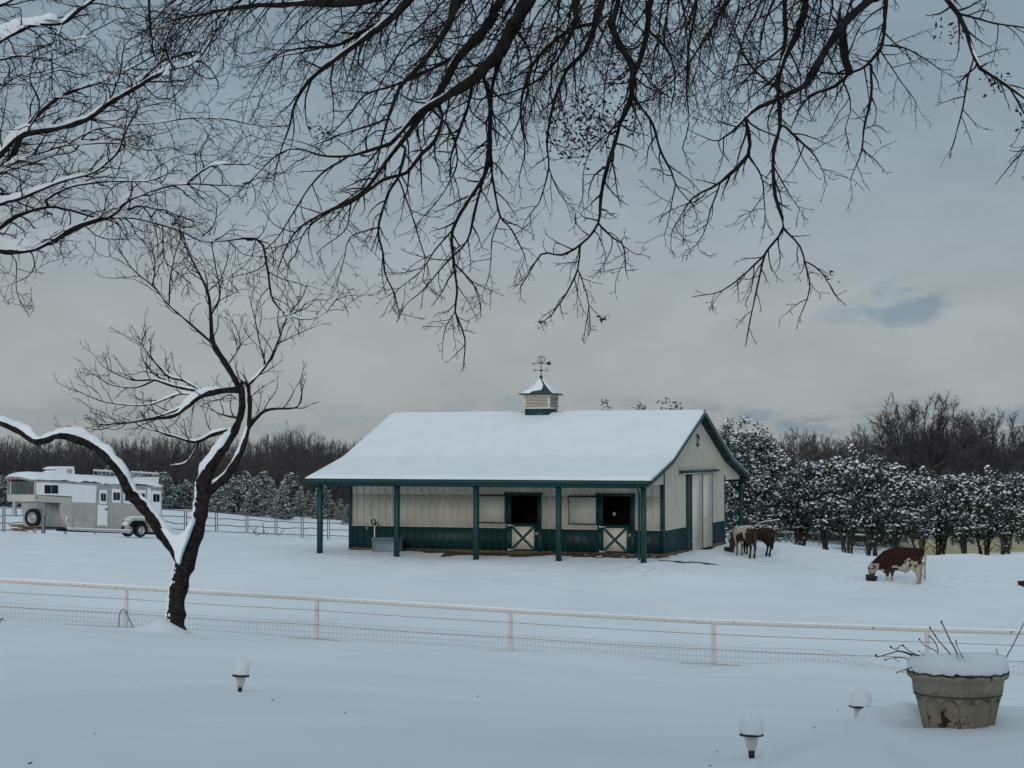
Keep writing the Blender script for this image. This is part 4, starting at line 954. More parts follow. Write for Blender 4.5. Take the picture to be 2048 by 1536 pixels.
# snow packed into the low fork
fo_ = [(322, 1056), (333, 1072), (343, 1088), (350, 1104), (355, 1126), (361, 1128), (366, 1108), (374, 1086), (382, 1064), (391, 1040), (386, 1036), (378, 1050), (368, 1062), (358, 1068), (346, 1065), (332, 1052)]
fo3 = np.array([at(a, b, DT - .16) for a, b in fo_]); fo3 = smooth_path(np.vstack([fo3, fo3[:1]]), .03)[:-1]; nf = len(fo3)
rings_ = []; c0_ = at(358, 1092, DT - .16)
for f_, dY in ((.72, -.17), (.92, -.13), (1.0, -.03), (1.0, .06), (.9, .14)):
    rr_ = fo3.copy(); lo_ = at(359, 0, DT)[0]; rr_[:, 0] = np.where(True, c0_[0] + (fo3[:, 0] - c0_[0]) * (.5 + .5 * f_), 0); rr_[:, 2] = c0_[2] + (fo3[:, 2] - c0_[2]) * (.6 + .4 * f_); rr_ += Cc.rng.normal(size=rr_.shape) * .004; rr_[:, 1] += dY; rings_.append(rr_)
Cc.snow.add(np.vstack(rings_), [(a * nf + b, a * nf + (b + 1) % nf, a * nf + nf + (b + 1) % nf, a * nf + nf + b) for a in range(4) for b in range(nf)]); Cc.snow.add(rings_[0], [list(range(nf))[::-1]])
rc_ = thing('fruit_tree', 'leaning bare tree with a snow filled fork, standing by the white pipe fence', 'tree', TREE)
# wind driven snow plastered on one side of the trunk: patches of real thickness
tp_, tr_ = bigC[0]
for k in range(520):
    t = Cc.rng.uniform(.08, .98); i = int(t * (len(tp_) - 1)); ang = math.pi + Cc.rng.normal() * .34
    if t < .42 and Cc.rng.random() < .4: continue
    p = tp_[i] + np.array([math.cos(ang), -abs(math.sin(ang)) * (1 if Cc.rng.random() < .8 else -1), 0]) * tr_[i] * .97 + [0, 0, Cc.rng.uniform(-.05, .05)]
    r_ = Cc.rng.uniform(.012, .034)
    Cc.snow.lathe([(.001, -r_ * 1.6), (r_ * .8, -r_ * .8), (r_, 0), (r_ * .8, r_ * .9), (.001, r_ * 1.7)], 7, 0, p)
Cc.finish(rc_)

# ------------------------------------------------------------------ evergreens
def rquads(rng, cen, sx, sy, nrm=None, jit=1.0):
    """random leaf quads at cen; returns verts, faces"""
    n = len(cen); a = rng.normal(size=(n, 3)); 
    if nrm is not None: a = a * jit + nrm
    a /= np.linalg.norm(a, axis=1)[:, None]
    b = np.cross(a, rng.normal(size=(n, 3))); b /= np.linalg.norm(b, axis=1)[:, None] + 1e-9
    sx = (sx * rng.uniform(.6, 1.4, n))[:, None]; sy = (sy * rng.uniform(.6, 1.4, n))[:, None]
    v = np.stack([cen - a * sx, cen + b * sy, cen + a * sx, cen - b * sy], 1).reshape(-1, 3)
    return v, np.arange(4 * n).reshape(n, 4)
def blobs(rng, cen, r, h=.6, stretch=None):
    """small uneven snow pads (two rings and a top)"""
    n = len(cen); k = 6; th = np.arange(k) * 2 * math.pi / k
    rr = np.asarray(r) * rng.uniform(.6, 1.4, n)
    u = rng.uniform(.7, 1.3, (n, k))
    ring0 = np.stack([np.cos(th)[None] * u * rr[:, None], np.sin(th)[None] * u * rr[:, None], rng.normal(size=(n, k)) * .22 * rr[:, None] - .25 * rr[:, None]], -1)
    ring1 = ring0 * np.array([.68, .68, 1]) + np.stack([np.zeros((n, k)), np.zeros((n, k)), np.repeat((h * .65 * rr)[:, None], k, 1)], -1)
    top = np.stack([rng.normal(size=n) * .1 * rr, rng.normal(size=n) * .1 * rr, h * rr * .8], -1)[:, None]
    V = np.concatenate([ring0, ring1, top], 1)
    if stretch is not None:      # stretch along a horizontal direction per pad
        d = stretch[:, None, :]; V = V + d * ((V * d).sum(-1, keepdims=True)) * .9
    V = V + cen[:, None]
    o = np.arange(n)[:, None] * 13; j = np.arange(k)[None]; j2 = (j + 1) % k
    q = np.stack([o + j, o + j2, o + 6 + j2, o + 6 + j], -1).reshape(-1, 4)
    t = np.stack([o + 6 + j, o + 6 + j2, o + 12 + 0 * j], -1).reshape(-1, 3)
    return V.reshape(-1, 3), q, t
def cedar(seed, H=5.0, W=1.7, n=2600):
    rng = np.random.default_rng(seed)
    root = thing('cedar_tree', 'x', 'tree', (0, 0, 0), 0, 'snow dusted cedars along the far side of the paddock')
    t = MB(); t.tube([(0, 0, -.5), (0, 0, H * .5), (0, 0, H * .93)], [.12, .08, .02], 6); t.build('trunk', M['stem'], root)
    # branch sprays: radial, drooping a little, uneven outline
    nb_ = 260; z = H * (rng.random(nb_) ** 1.25) * .97 + .12; az = rng.uniform(0, 2 * math.pi, nb_)
    lobes = 1 + .25 * np.sin(az * 3 + seed) + .18 * np.sin(z * 2.3 + seed * 2 + az)
    rad = W * np.clip(1.03 - z / H, 0.03, 1) ** .75 * lobes * rng.uniform(.65, 1.1, nb_)
    mb = MB(); tt = rng.random((nb_, 10)) ** .6; az_ = az[:, None] + rng.normal(size=tt.shape) * .14
    cen = np.stack([np.cos(az_) * rad[:, None] * tt, np.sin(az_) * rad[:, None] * tt, z[:, None] + .25 * tt * rad[:, None] * .6 + rng.normal(size=tt.shape) * .10], -1).reshape(-1, 3)
    out_ = np.stack([np.cos(az_), np.sin(az_), np.full(tt.shape, .35)], -1).reshape(-1, 3)
    v, f = rquads(rng, cen, .20, .075, out_ * 1.2, .8); mb.add(v, f)
    v, f = rquads(rng, cen + rng.normal(size=cen.shape) * .10, .13, .06, out_, 1.0); mb.add(v, f)
    fq_ = cen[rng.random(len(cen)) < .55] + [0, 0, .03]; v, f = rquads(rng, fq_, .14, .05, np.array([0, 0, .2]), 1.0); mb.add(v, f, 1)
    mb.build('crown', [M['cedar'], M['snow']], root)
    mb = MB(); pick = np.repeat((tt.reshape(-1) > .35) & (rng.random(len(cen)) < .62), 1); c = cen[pick] + rng.normal(size=(pick.sum(), 3)) * .07 + [0, 0, .05]
    s_ = out_[pick].copy(); s_[:, 2] = 0
    v, q, t3 = blobs(rng, c, rng.uniform(.03, .085, len(c)), .5, s_ * .8); mb.add(v, q); mb.add(v, t3)
    mb.build('snow', M['snow'], root)
    return root
protos = [cedar(101, 5.0, 1.9), cedar(102, 4.2, 2.0), cedar(103, 5.4, 1.6), cedar(104, 3.6, 1.9)]
cy = random.Random(4); spots = []
x = -60
while x < 735:
    d = 136 + cy.uniform(-3, 12) - (x > 300) * 3
    spots.append((x, d)); x += cy.uniform(12, 20)
for i, (px, Y) in enumerate(spots):
    p = at(px, 1020, Y); k = [0, 3, 1, 2, 1, 0, 3, 2][i % 8] if not 590 < px < 650 else 2
    tgt = {'h': 955 + 22 * math.sin(px * .021) + cy.uniform(-22, 18)}
    hgt = (1030 - tgt['h']) / F * Y; base = [5.0, 4.2, 5.4, 3.6][k]
    zc_ = gz(p[0], p[1]); sc = hgt / base * .84
    o = copy_tree(protos[k], 'x', (p[0], p[1], zc_ - .1), cy.uniform(0, 6.28), (sc * cy.uniform(.95, 1.2), sc * cy.uniform(.95, 1.2), sc))
def drop(o):
    for ch in list(o.children): drop(ch)
    bpy.data.objects.remove(o)
for o in protos: drop(o)
# name the cedars by their order along the row, counted from landmarks one can find
ced = sorted([o for o in COL.objects if o.parent is None and o.name.startswith('cedar_tree')], key=lambda o: o.location.x / o.location.y)
sect = [(-999, 5, 'above the nose of the trailer'), (5, 328, 'behind the trailer roof'), (328, 400, 'between the trailer and the leaning tree trunk'), (400, 620, 'between the leaning tree trunk and the barn porch'), (620, 9999, 'seen through the open end of the barn porch')]
ords = ['first', 'second', 'third', 'fourth', 'fifth', 'sixth', 'seventh', 'eighth', 'ninth', 'tenth', 'eleventh', 'twelfth', 'thirteenth', 'fourteenth', 'fifteenth', 'sixteenth', 'seventeenth', 'eighteenth', 'nineteenth', 'twentieth', 'twenty-first', 'twenty-second', 'twenty-third', 'twenty-fourth', 'twenty-fifth', 'twenty-sixth', 'twenty-seventh', 'twenty-eighth', 'twenty-ninth', 'thirtieth', 'thirty-first', 'thirty-second', 'thirty-third', 'thirty-fourth']
for a, b, wh in sect:
    q = [o for o in ced if a <= 1024 + o.location.x / o.location.y * F < b]
    for i, o in enumerate(q): o['label'] = f"snow dusted cedar {wh}" + (f", {ords[i]} from the left" if len(q) > 1 else '')

def leafy(seed, H, W, crown0, nclump, stems, group, leaf=.085, per=28, snowp=.44, snowr=.11, top=None, Wd=None):
    """broadleaf evergreen: several stems, leaf clumps round an uneven dome, pads of snow on the clumps"""
    rng = np.random.default_rng(seed)
    root = thing('evergreen_tree', 'x', 'tree', (0, 0, 0), 0, group)
    for k in range(stems):
        a = rng.uniform(0, 6.28); b = rng.uniform(.15, .6) * W; r0 = rng.uniform(.035, .075)
        t = MB(); p = np.array([[math.cos(a) * .12, math.sin(a) * .12, -.4], [math.cos(a) * .16, math.sin(a) * .16, crown0 * .35], [math.cos(a) * b * .5, math.sin(a) * b * .5, crown0 * .95], [math.cos(a) * b, math.sin(a) * b, crown0 + (H - crown0) * .55]])
        p[1:3] += rng.normal(size=(2, 3)) * .05
        t.tube(smooth_path(p, .3), r0, 6)
        for q in range(3):
            s0 = p[1] + (p[2] - p[1]) * rng.random(); e = s0 + [rng.normal() * .4, rng.normal() * .4, rng.uniform(.3, .9)]; t.tube([s0, (s0 + e) / 2 + rng.normal(size=3) * .05, e], [.02, .015, .008], 4)
        t.build('stem', M['stem'], root)
    ph = rng.uniform(0, 6.28, 3)
    d = rng.normal(size=(nclump, 3)); d /= np.linalg.norm(d, axis=1)[:, None]
    az = np.arctan2(d[:, 1], d[:, 0]); el = d[:, 2]
    lob = 1 + .13 * np.sin(az * 3 + ph[0]) + .10 * np.sin(az * 5 + el * 4 + ph[1]) + .10 * np.sin(el * 6 + az * 2 + ph[2]) + rng.normal(size=nclump) * .06
    R_ = (rng.random(nclump) ** .42) * lob
    c = d * R_[:, None] * np.array([W, Wd or W, (H - crown0) / 2]) + [0, 0, (H + crown0) / 2]
    if top: c = c * (1 - .0) ; c[:, :2] *= (1 - top * np.clip((c[:, 2:3] - crown0) / (H - crown0), 0, 1))
    cc = np.repeat(c, per, 0) + rng.normal(size=(nclump * per, 3)) * np.array([.15, .15, .11])
    mb = MB(); v, f = rquads(rng, cc, leaf, leaf * .45, np.repeat(d, per, 0) * .6, 1.0); mb.add(v, f)
    fr_ = cc[rng.random(len(cc)) < .20] + [0, 0, .05]; v, f = rquads(rng, fr_, leaf * .8, leaf * .42, np.array([0, 0, .1]), 1.0); mb.add(v, f, 1)
    crown = mb.build('crown', [M['leaf'], M['snow']], root)
    ok = (rng.random(nclump) < snowp) & (R_ > .55)
    c2 = c[ok]; n2 = len(c2); c2 = np.repeat(c2, 7, 0) + rng.normal(size=(7 * n2, 3)) * [.17, .17, .11] + [0, 0, .06]
    mb = MB(); v, q, t3 = blobs(rng, c2, snowr * rng.uniform(.3, .8, len(c2)) ** 1.0, .6); mb.add(v, q); mb.add(v, t3)
    mb.build('snow', M['snow'], root)
    return root
HG = 'snow covered evergreen trees in the row beyond the paddock'
hp_ = [leafy(201, 4.3, 1.40, 1.25, 300, 5, HG), leafy(202, 4.0, 1.30, 1.15, 280, 4, HG), leafy(203, 4.2, 1.45, 1.3, 310, 6, HG)]
row = [(1600, 922, 84), (1648, 918, 82.5), (1695, 913, 81.5), (1742, 912, 81), (1790, 932, 80.5), (1838, 948, 80), (1880, 952, 82), (1925, 944, 79.5), (1968, 950, 81.5), (2010, 950, 79), (2055, 940, 80), (2100, 950, 79), (2150, 948, 80)]
hl = ['nearest the round evergreen, leftmost of the row', 'second of the row, behind the pipe rails', 'third of the row, left of the peak', 'with the highest peak of the row', 'right of the peak, above the cow', 'above the rump of the cow, at the corner of the yellow wall', 'before the left end of the yellow wall', 'before the yellow wall, first right of the cow', 'before the yellow wall, second right of the cow', 'before the yellow wall, third right of the cow', 'at the right edge of the photo', 'just past the right edge of the photo', 'beyond the right edge of the photo']
for i, (px, ty, Y) in enumerate(row):
    p = at(px, 1000, Y); zg_ = gz(p[0], p[1]); zt_ = at(px, ty, Y)[2]; k = i % 3; H0 = [4.3, 4.0, 4.2][k]; sc = (zt_ - zg_) / H0
    copy_tree(hp_[k], 'snowy evergreen tree ' + hl[i], (p[0], p[1], zg_ - .05), i * 2.1, (min(sc, 1.1), min(sc, 1.1), sc))
for o in hp_: drop(o)
big = leafy(301, 6.6, 2.25, .75, 1150, 5, None, per=22, snowp=.34, snowr=.12, top=.30)
p = at(1508, 1000, 83); z0 = gz(p[0], p[1]); sc = (at(1508, 862, 83)[2] - z0) / 6.6
big.location = (p[0], p[1], z0); big.scale = (sc, sc, sc); big['label'] = 'large round evergreen tree with snowy leaves just right of the barn gable'
for i, (px, ty, Y, lab, W_) in enumerate(((1452, 846, 87, 'dark tall evergreen half hidden behind the barn gable', 2.0), (1275, 819, 94, 'evergreen whose dark top shows over the barn ridge right of the cupola', 2.6), (1330, 815, 94, 'evergreen whose top shows highest over the barn ridge, near the gable', 2.4), (1205, 826, 96, 'evergreen whose tiny tip shows over the ridge beside the cupola', 1.3))):
    p = at(px, 1000, Y); z0 = gz(p[0], p[1]); H_ = at(px, ty, Y)[2] - z0
    o = leafy(310 + i, H_, W_, 1.0, 420, 3, None, per=22, snowp=.16, snowr=.09, top=.30); o.location = (p[0], p[1], z0); o['label'] = lab
# low bare brush with an arching branch behind the ponies
p = at(1512, 1052, 74); br = thing('brush', 'bare arching branch with brushwood behind the two ponies', 'brush', p)
mb = MB(); bt = random.Random(9)
for pts, r_ in (([(1500, 1064), (1512, 1052), (1530, 1045), (1560, 1041)], .028), ([(1505, 1060), (1515, 1040), (1524, 1028)], .02), ([(1530, 1045), (1550, 1050), (1570, 1052)], .014), ([(1560, 1041), (1600, 1040), (1630, 1046)], .014), ([(1498, 1070), (1492, 1052), (1496, 1040)], .018), ([(1510, 1066), (1545, 1058), (1580, 1060)], .014)):
    q = smooth_path([at(a, b, 74 + bt.uniform(-.3, .3)) for a, b in pts], .15); mb.tube(q, np.linspace(r_, r_ * .4, len(q)), 5)
mb.tube([at(1506, 1095, 74), at(1505, 1075, 74), at(1502, 1062, 74)], .035, 6)
o = mb.build('branch', M['stem'], br, np.array(br.location))
mb = MB(); q = smooth_path([at(a, b, 73.98) + [0, 0, .03] for a, b in [(1505, 1060), (1512, 1051), (1530, 1044), (1560, 1040)]], .15); mb.tube(q, .016, 5); mb.build('snow', M['snow'], br, np.array(br.location))
# brown leafless undergrowth behind the rails
rng = np.random.default_rng(77); n = 9000
n = 15000; pxs = np.concatenate([rng.uniform(1480, 2350, 9000), rng.uniform(1590, 1840, 6000)]); Ys = rng.uniform(96.5, 110, n); pts = np.array([at(a, 1000, y) for a, y in zip(pxs, Ys)]); zg_ = ground_z(pts[:, 0], pts[:, 1]); pts[:, 2] = zg_ + rng.random(n) ** 1.3 * 3.0
mb = MB(); v, f = rquads(rng, pts, .42, .016, np.array([0, 0, 1.0]), .55); mb.add(v, f); v, f = rquads(rng, pts + rng.normal(size=pts.shape) * .3, .22, .02, None); mb.add(v, f)
kind(mb.build('undergrowth', M['stem']), 'stuff')

# ------------------------------------------------------------------ far bare woods
def wood_proto(seed, H=12., W=4.2, n1=30, tw=.045, fine=1.0):
    """leafless tree: trunk, limbs reaching a rounded crown outline, sprays of thin twigs; returns (trunk part, twig part)"""
    rng = np.random.default_rng(seed); T = MB(); G = MB()
    tr_ = smooth_path([(0, 0, -2), (rng.normal() * .2, rng.normal() * .2, H * .25), (rng.normal() * .3, rng.normal() * .3, H * .52)], H * .06); T.tube(tr_, np.linspace(H * .017, .06, len(tr_)), 5)
    ph = rng.uniform(0, 6.28, 2)
    for k in range(n1):
        az = rng.uniform(0, 6.28); el = math.asin(rng.uniform(-.25, 1)); lob = 1 + .14 * math.sin(az * 3 + ph[0]) + .12 * math.sin(el * 5 + az + ph[1])
        tgt = np.array([math.cos(az) * math.cos(el) * W, math.sin(az) * math.cos(el) * W, H * .58 + math.sin(el) * H * .42]) * [lob, lob, 1] * 1.0; tgt[2] *= rng.uniform(.92, 1.0)
        p0 = tr_[int(rng.uniform(.35, 1) * (len(tr_) - 1))]; mid = p0 * .5 + tgt * .5 + [0, 0, -.02 * H] + rng.normal(size=3) * .25 + np.array([math.cos(az), math.sin(az), 0]) * W * .10
        q = smooth_path([p0, mid, tgt], H / 9); nq = len(q); T.tube(q, np.linspace(H * .0042, .004, nq), 4, cap=False)
        for m in range(int(10 * fine)):
            i = min(nq - 2, int((nq - 1) * rng.uniform(.2, 1) ** .55)); pp = q[i] + (q[i + 1] - q[i]) * rng.random(); dd = unit(unit(q[i + 1] - q[i]) + rng.normal(size=3) * .6 + [0, 0, .25]); l2 = W * rng.uniform(.12, .30) * (1.2 - .5 * i / nq)
            e = pp + dd * l2; G.tube([pp, (pp + e) / 2 + rng.normal(size=3) * l2 * .07, e], [tw * .5, tw * .38, tw * .15], 3, cap=False)
            c = pp + (e - pp) * rng.uniform(.2, 1.0, (int(10 * fine), 1)); u_ = dd + rng.normal(size=c.shape) * .6; u_ /= np.linalg.norm(u_, axis=1)[:, None]
            ln = rng.uniform(.25, .75, (len(c), 1)) * W / 4.2; sd = np.cross(u_, rng.normal(size=c.shape)); sd /= np.linalg.norm(sd, axis=1)[:, None]
            V_ = np.stack([c - sd * tw * .36, c + sd * tw * .36, c + u_ * ln], 1).reshape(-1, 3)
            G.add(V_, np.arange(len(V_)).reshape(-1, 3))
    return T, G
WP = [wood_proto(500 + i, 12, 4.2, 26, .05, .95) for i in range(5)]
WPL = [wood_proto(540 + i, 12, 3.4, 24, .036, .85) for i in range(4)]
def flat(mb): return [(v, f) for v, f in zip(mb.v, mb.f)]
def place_wood(dst, pr, loc, rz, s_):
    c, s1 = math.cos(rz), math.sin(rz); Rm = np.array([[c, -s1, 0], [s1, c, 0], [0, 0, 1]])
    for src in pr:
        V_ = np.vstack(src.v) @ Rm.T * s_ + np.asarray(loc); by = {}
        base = dst.n; dst.v.append(V_)
        for f in src.f: by.setdefault(f.shape[1], []).append(f)
        for k_, fl in by.items(): fl = np.vstack(fl); dst.f.append(fl + base); dst.m.append(np.zeros(len(fl), int))
        dst.n += len(V_)
wr = random.Random(31)
def belt(name, x0, x1, topf, rows, Y0, dY, gap, WP=WP, wsc=1.0):
    WH = [np.percentile(np.vstack(g_.v)[:, 2], 98) for t, g_ in WP]
    mb = MB()
    for r_ in range(rows):
        Y = Y0 + r_ * dY; x = x0
        while x < x1:
            y = Y + wr.uniform(-4, 4); p = at(x, 1000, y); z0 = gz(p[0], p[1]); zt_ = at(x, topf(x) + wr.uniform(-3, 9) + (rows - 1 - r_) * 3.0, y)[2]
            k = wr.randrange(len(WP)); hs = (zt_ - z0) / WH[k]; ws = max(hs, .8) * wsc
            place_wood(mb, WP[k], (p[0], p[1], z0), wr.uniform(0, 6.28), np.array([ws, ws, hs])); x += gap * wr.uniform(.6, 1.4)
    return kind(mb.build(name, M['twig_hazed']), 'stuff')
def top_left(x): return 884 + 4 * math.sin(x * .03) - 17 * math.exp(-((x - 585) / 30) ** 2) - 8 * math.exp(-((x - 300) / 24) ** 2) - 6 * math.exp(-((x - 30) / 40) ** 2)
def top_right(x): return 876 + 4 * math.sin(x * .05) - 4 * math.sin(x * .021) - 8 * math.exp(-((x - 1860) / 70) ** 2) - 10 * math.exp(-((x - 1995) / 60) ** 2)
belt('woods', -140, 800, top_left, 8, 200, 9, 19, WPL, .85)
belt('woods', 1330, 2300, top_right, 6, 165, 9, 40)
bt_ = [('tall spreading bare tree standing highest over the right hand woods', 1862, 808, 158), ('bare round crowned tree at the right edge of the far woods', 1992, 836, 160), ('bare tree left of the tallest one, lower and leaning to it', 1806, 822, 162)]
for i, (lab, px, ty, Y) in enumerate(bt_):
    T, G = wood_proto(600 + i, 12, 4.4, 62, .046, 1.45); p = at(px, 1000, Y); z0 = gz(p[0], p[1]); s_ = (at(px, ty, Y)[2] - z0) / np.percentile(np.vstack(G.v)[:, 2], 98)
    root = thing('bare_tree', lab, 'tree', (p[0], p[1], z0), 0, 'tall bare trees over the far woods'); root.scale = (s_ * 1.05, s_ * 1.05, s_)
    T.build('trunk', M['twig_hazed'], root); G.build('crown', M['twig_hazed'], root)

# ------------------------------------------------------------------ horse trailer (gooseneck), seen three-quarter from its front
PHI = R(47); ex = np.array([-math.cos(PHI), -math.sin(PHI), 0]); nn_ = np.array([math.sin(PHI), -math.cos(PHI), 0])   # towards nose, outwards on the visible side
TO = at(270, 1074, 84.0)
Tz = gz(TO[0], TO[1])
trailer = thing('horse_trailer', 'white and beige gooseneck horse trailer with snowy roof and a spare wheel in front', 'trailer', TO)
def sd(px, py, o=0.0): return onplane(px, py, TO + nn_ * o, nn_)
TW = 2.05
def side_panel(mb, poly, o0, o1, m=0): mb.prism([sd(a, b) + nn_ * o0 for a, b in poly], nn_ * (o1 - o0), m)
def rect(x0, y0, x1, y1, sl=.062): return [(x0, y0), (x1, y0 + (x1 - x0) * sl), (x1, y1 + (x1 - x0) * sl), (x0, y1)]
# body: lower box, upper box with the overhanging neck, each the full width
mb = MB()
low = [(143, 1002), (324, 1013), (324, 1063), (140, 1055)]
b0 = [sd(a, b) for a, b in low]; mb.prism(b0, -nn_ * TW)
body = mb.build('body', M['alu'], trailer, TO)
mb = MB()
upp = [(70, 963), (324, 977), (324, 1013), (143, 1002), (143, 991), (70, 990)]
mb.prism([sd(a, b) for a, b in upp], -nn_ * TW)
nose_s = sd(70, 976); 
mb.build('upper_body', M['alu_grey'], trailer, TO)
# V-shaped nose: from the two front corners to a rounded prow
fA0 = sd(70, 963); fA1 = sd(70, 990); wv = -nn_ * TW
def nose_ring(z): 
    c = np.array([fA0[0], fA0[1], z]); pr = []
    for t in np.linspace(0, 1, 9): pr.append(c + wv * t + ex * (.62 * math.sin(math.pi * t) ** .6))
    return np.array(pr)
def nose_part(name, z0, z1, m, grow=0.0):
    mb = MB(); a = nose_ring(z0); b = nose_ring(z1)
    if grow: cen = a.mean(0); a = a + (a - [cen[0], cen[1], z0]) * grow; b = b + (b - [cen[0], cen[1], z1]) * grow
    n = len(a); mb.add(np.vstack([a, b]), [(i, i + 1, n + i + 1, n + i) for i in range(n - 1)]); mb.add(b, [list(range(n))]); mb.add(a, [list(range(n))[::-1]]); mb.add([a[0], b[0], b[-1], a[-1]], [(0, 1, 2, 3)])
    return mb.build(name, m, trailer, TO)
zA, zB = fA0[2], fA1[2]
zw0 = sd(70, 989)[2]; zw1 = sd(70, 963)[2]; zb0 = sd(70, 1003)[2]
nose_part('nose_window', zw0 + .0, zw1, M['nose_glass'])
nose_part('nose', zb0, zw0, M['alu_light'], .03)
mb = MB()
for t in (0.0, .5, 1.0):
    p = np.array([fA0[0], fA0[1], 0]) + wv * t + ex * (.62 * math.sin(math.pi * t) ** .6 + .01)
    mb.tube([[p[0], p[1], zw0], [p[0], p[1], zw1]], .04, 6)
mb.build('window_post', M['alu_light'], trailer, TO)
# neck floor beam on the side
mb = MB(); side_panel(mb, [(70, 990), (143, 995), (143, 1007), (70, 1003)], -TW, .012); mb.build('neck_beam', M['alu_light'], trailer, TO)
mb = MB(); side_panel(mb, [(122, 1004), (143, 1005), (143, 1058), (136, 1057), (129, 1040)], -TW * .12, .010); mb.build('corner_panel', M['alu_light'], trailer, TO)
# white upper panel
mb = MB(); side_panel(mb, [(72, 964), (193, 971), (191, 1006), (144, 1004), (144, 993), (72, 989)], .0, .014); mb.build('white_panel', M['white_paint'], trailer, TO)
def window(px, x0, y0, x1, y1, mull=True):
    q = MB(); side_panel(q, [(x0 - 1.6, y0 - 2), (x1 + 1.6, y0 - 1.8), (x1 + 1.6, y1 + 2.2), (x0 - 1.6, y1 + 2)], .014, .030); f = q.build('window', M['white_paint'], trailer, TO)
    q = MB(); c = 2.0
    pl = [(x0 + c * .5, y0), (x1 - c * .5, y0 + .3), (x1, y0 + c), (x1, y1 - c), (x1 - c * .5, y1 + .3), (x0 + c * .5, y1), (x0, y1 - c), (x0, y0 + c)]
    side_panel(q, pl, .030, .036); q.build('pane', M['glass_dark'], f, None) if False else None
    o = q.build('pane', M['glass_dark'], f, TO)
    if mull:
        q = MB(); xm = (x0 + x1) / 2; side_panel(q, [(xm - .35, y0), (xm + .35, y0), (xm + .35, y1), (xm - .35, y1)], .036, .044); q.build('mullion', M['alu'], f, TO)
window(0, 88, 970, 115.5, 987)
mb = MB(); side_panel(mb, [(193, 974), (216, 975.4), (216, 1056), (193, 1054.6)], 0, .018); dr = mb.build('side_door', M['alu_grey'], trailer, TO)
mb = MB(); side_panel(mb, [(195.5, 1009.5), (214.5, 1010.5), (214, 1051.5), (193.5, 1050.5)], .018, .026); mb.build('door_panel', M['white_paint'], dr, TO)
mb = MB(); side_panel(mb, [(209, 1017), (215, 1017.3), (215, 1019.5), (209, 1019.2)], .026, .06); mb.build('handle', M['iron'], dr, TO)
mb = MB(); side_panel(mb, [(199, 979.5), (213.8, 980.5), (212.5, 1008), (198, 1007)], .018, .024); mb.build('window_surround', M['white_paint'], dr, TO)
window(0, 201, 986.5, 211.3, 1002.3)
for x0, x1, y0 in ((224, 241, 977.5), (247.5, 263, 979), (275, 291, 979.5)):
    mb = MB(); side_panel(mb, [(x0, y0), (x1, y0 + 1), (x1, y0 + 28.5), (x0, y0 + 27.5)], 0, .014); mb.build('window_surround', M['white_paint'], trailer, TO)
    window(0, x0 + 1.8, y0 + 7.2, x1 - 1.8, y0 + 22.8)
mb = MB(); side_panel(mb, [(302, 981), (321.5, 982.5), (321, 1033), (301.5, 1032)], 0, .018); rd = mb.build('rear_side_door', M['white_paint'], trailer, TO)
window(0, 305.5, 988, 318.5, 1003.5)
mb = MB(); side_panel(mb, [(295.2, 976.5), (301, 977), (299.5, 1027), (295.2, 1026)], 0, .05); mb.build('post_trim', M['white_paint'], trailer, TO); mb = MB(); side_panel(mb, [(270, 974.5), (272, 974.5), (272, 1000), (270, 1000)], 0, .03); mb.build('post_trim', M['white_paint'], trailer, TO)
mb = MB()
for x in (219, 168, 191.5): side_panel(mb, [(x, 1007), (x + .6, 1007), (x + .6, 1056), (x, 1056)], 0, .01)
for k in range(6): side_panel(mb, [(145, 1012 + k * 7.6), (248, 1015.5 + k * 7.6), (248, 1016 + k * 7.6), (145, 1012.5 + k * 7.6)], 0, .006)
mb.build('panel_seam', M['alu_grey'], trailer, TO)
# rounded roof with a snow load
def roof_sweep(mb, z_in, hgt, over, m=0, wav=0.0, x0=66, x1=325.5, nose=.55, n=46):
    e = [sd(x0 + (x1 - x0) * t, 963 + 14 * (x0 + (x1 - x0) * t - 70) / 254 + z_in) for t in np.linspace(0, 1, n)]
    k = 15; P_ = []
    for i, p in enumerate(e):
        t = i / (n - 1); fr = min(1, (t / .06)) ** .5 if t < .06 else (min(1, (1 - t) / .035) ** .5)
        for j in range(k):
            q = j / (k - 1); lat = -over + q * (TW + 2 * over); c = 1 - abs(2 * q - 1) ** 3.2
            w_ = wav * (vnoise(i * .33, 4.4) + .5 * vnoise(i * .9, 8.1)) if j in (0, k - 1) else wav * .2 * vnoise(i * .4, j * .7)
            nose_off = ex * (nose * math.sin(math.pi * q) ** .6 * (1 - min(1, t / .12)))
            P_.append(p - nn_ * lat + nose_off + [0, 0, hgt * c * (.35 + .65 * fr) + w_])
    i = np.arange(n - 1)[:, None] * k; j = np.arange(k - 1)[None]
    mb.add(P_, np.stack([i + j, i + j + 1, i + k + j + 1, i + k + j], -1).reshape(-1, 4))
    P_ = np.array(P_).reshape(n, k, 3)
    for r_ in (P_[0], P_[-1]): mb.add(np.vstack([r_, [r_[-1] - [0, 0, .05], r_[0] - [0, 0, .05]]]), [list(range(k + 2))])
mb = MB(); roof_sweep(mb, 0, .36, .03); side_panel(mb, [(68, 960), (325, 974), (325, 977.5), (68, 963.5)], 0, .03); rf = mb.build('roof', M['alu_grey'], trailer, TO, True)
mb = MB(); roof_sweep(mb, -4.2, .37, .055, wav=.13); rs_ = mb.build('snow', M['snow'], rf, TO, True)
for x, y in ((75, 960), (147, 964.5), (210, 968), (269, 971), (324, 974.5)):
    mb = MB(); side_panel(mb, [(x - 2, y - 1.2), (x + 2, y - 1.2), (x + 2, y + 1.2), (x - 2, y + 1.2)], .03, .075); mb.build('marker_light', M['amber'], trailer, TO)
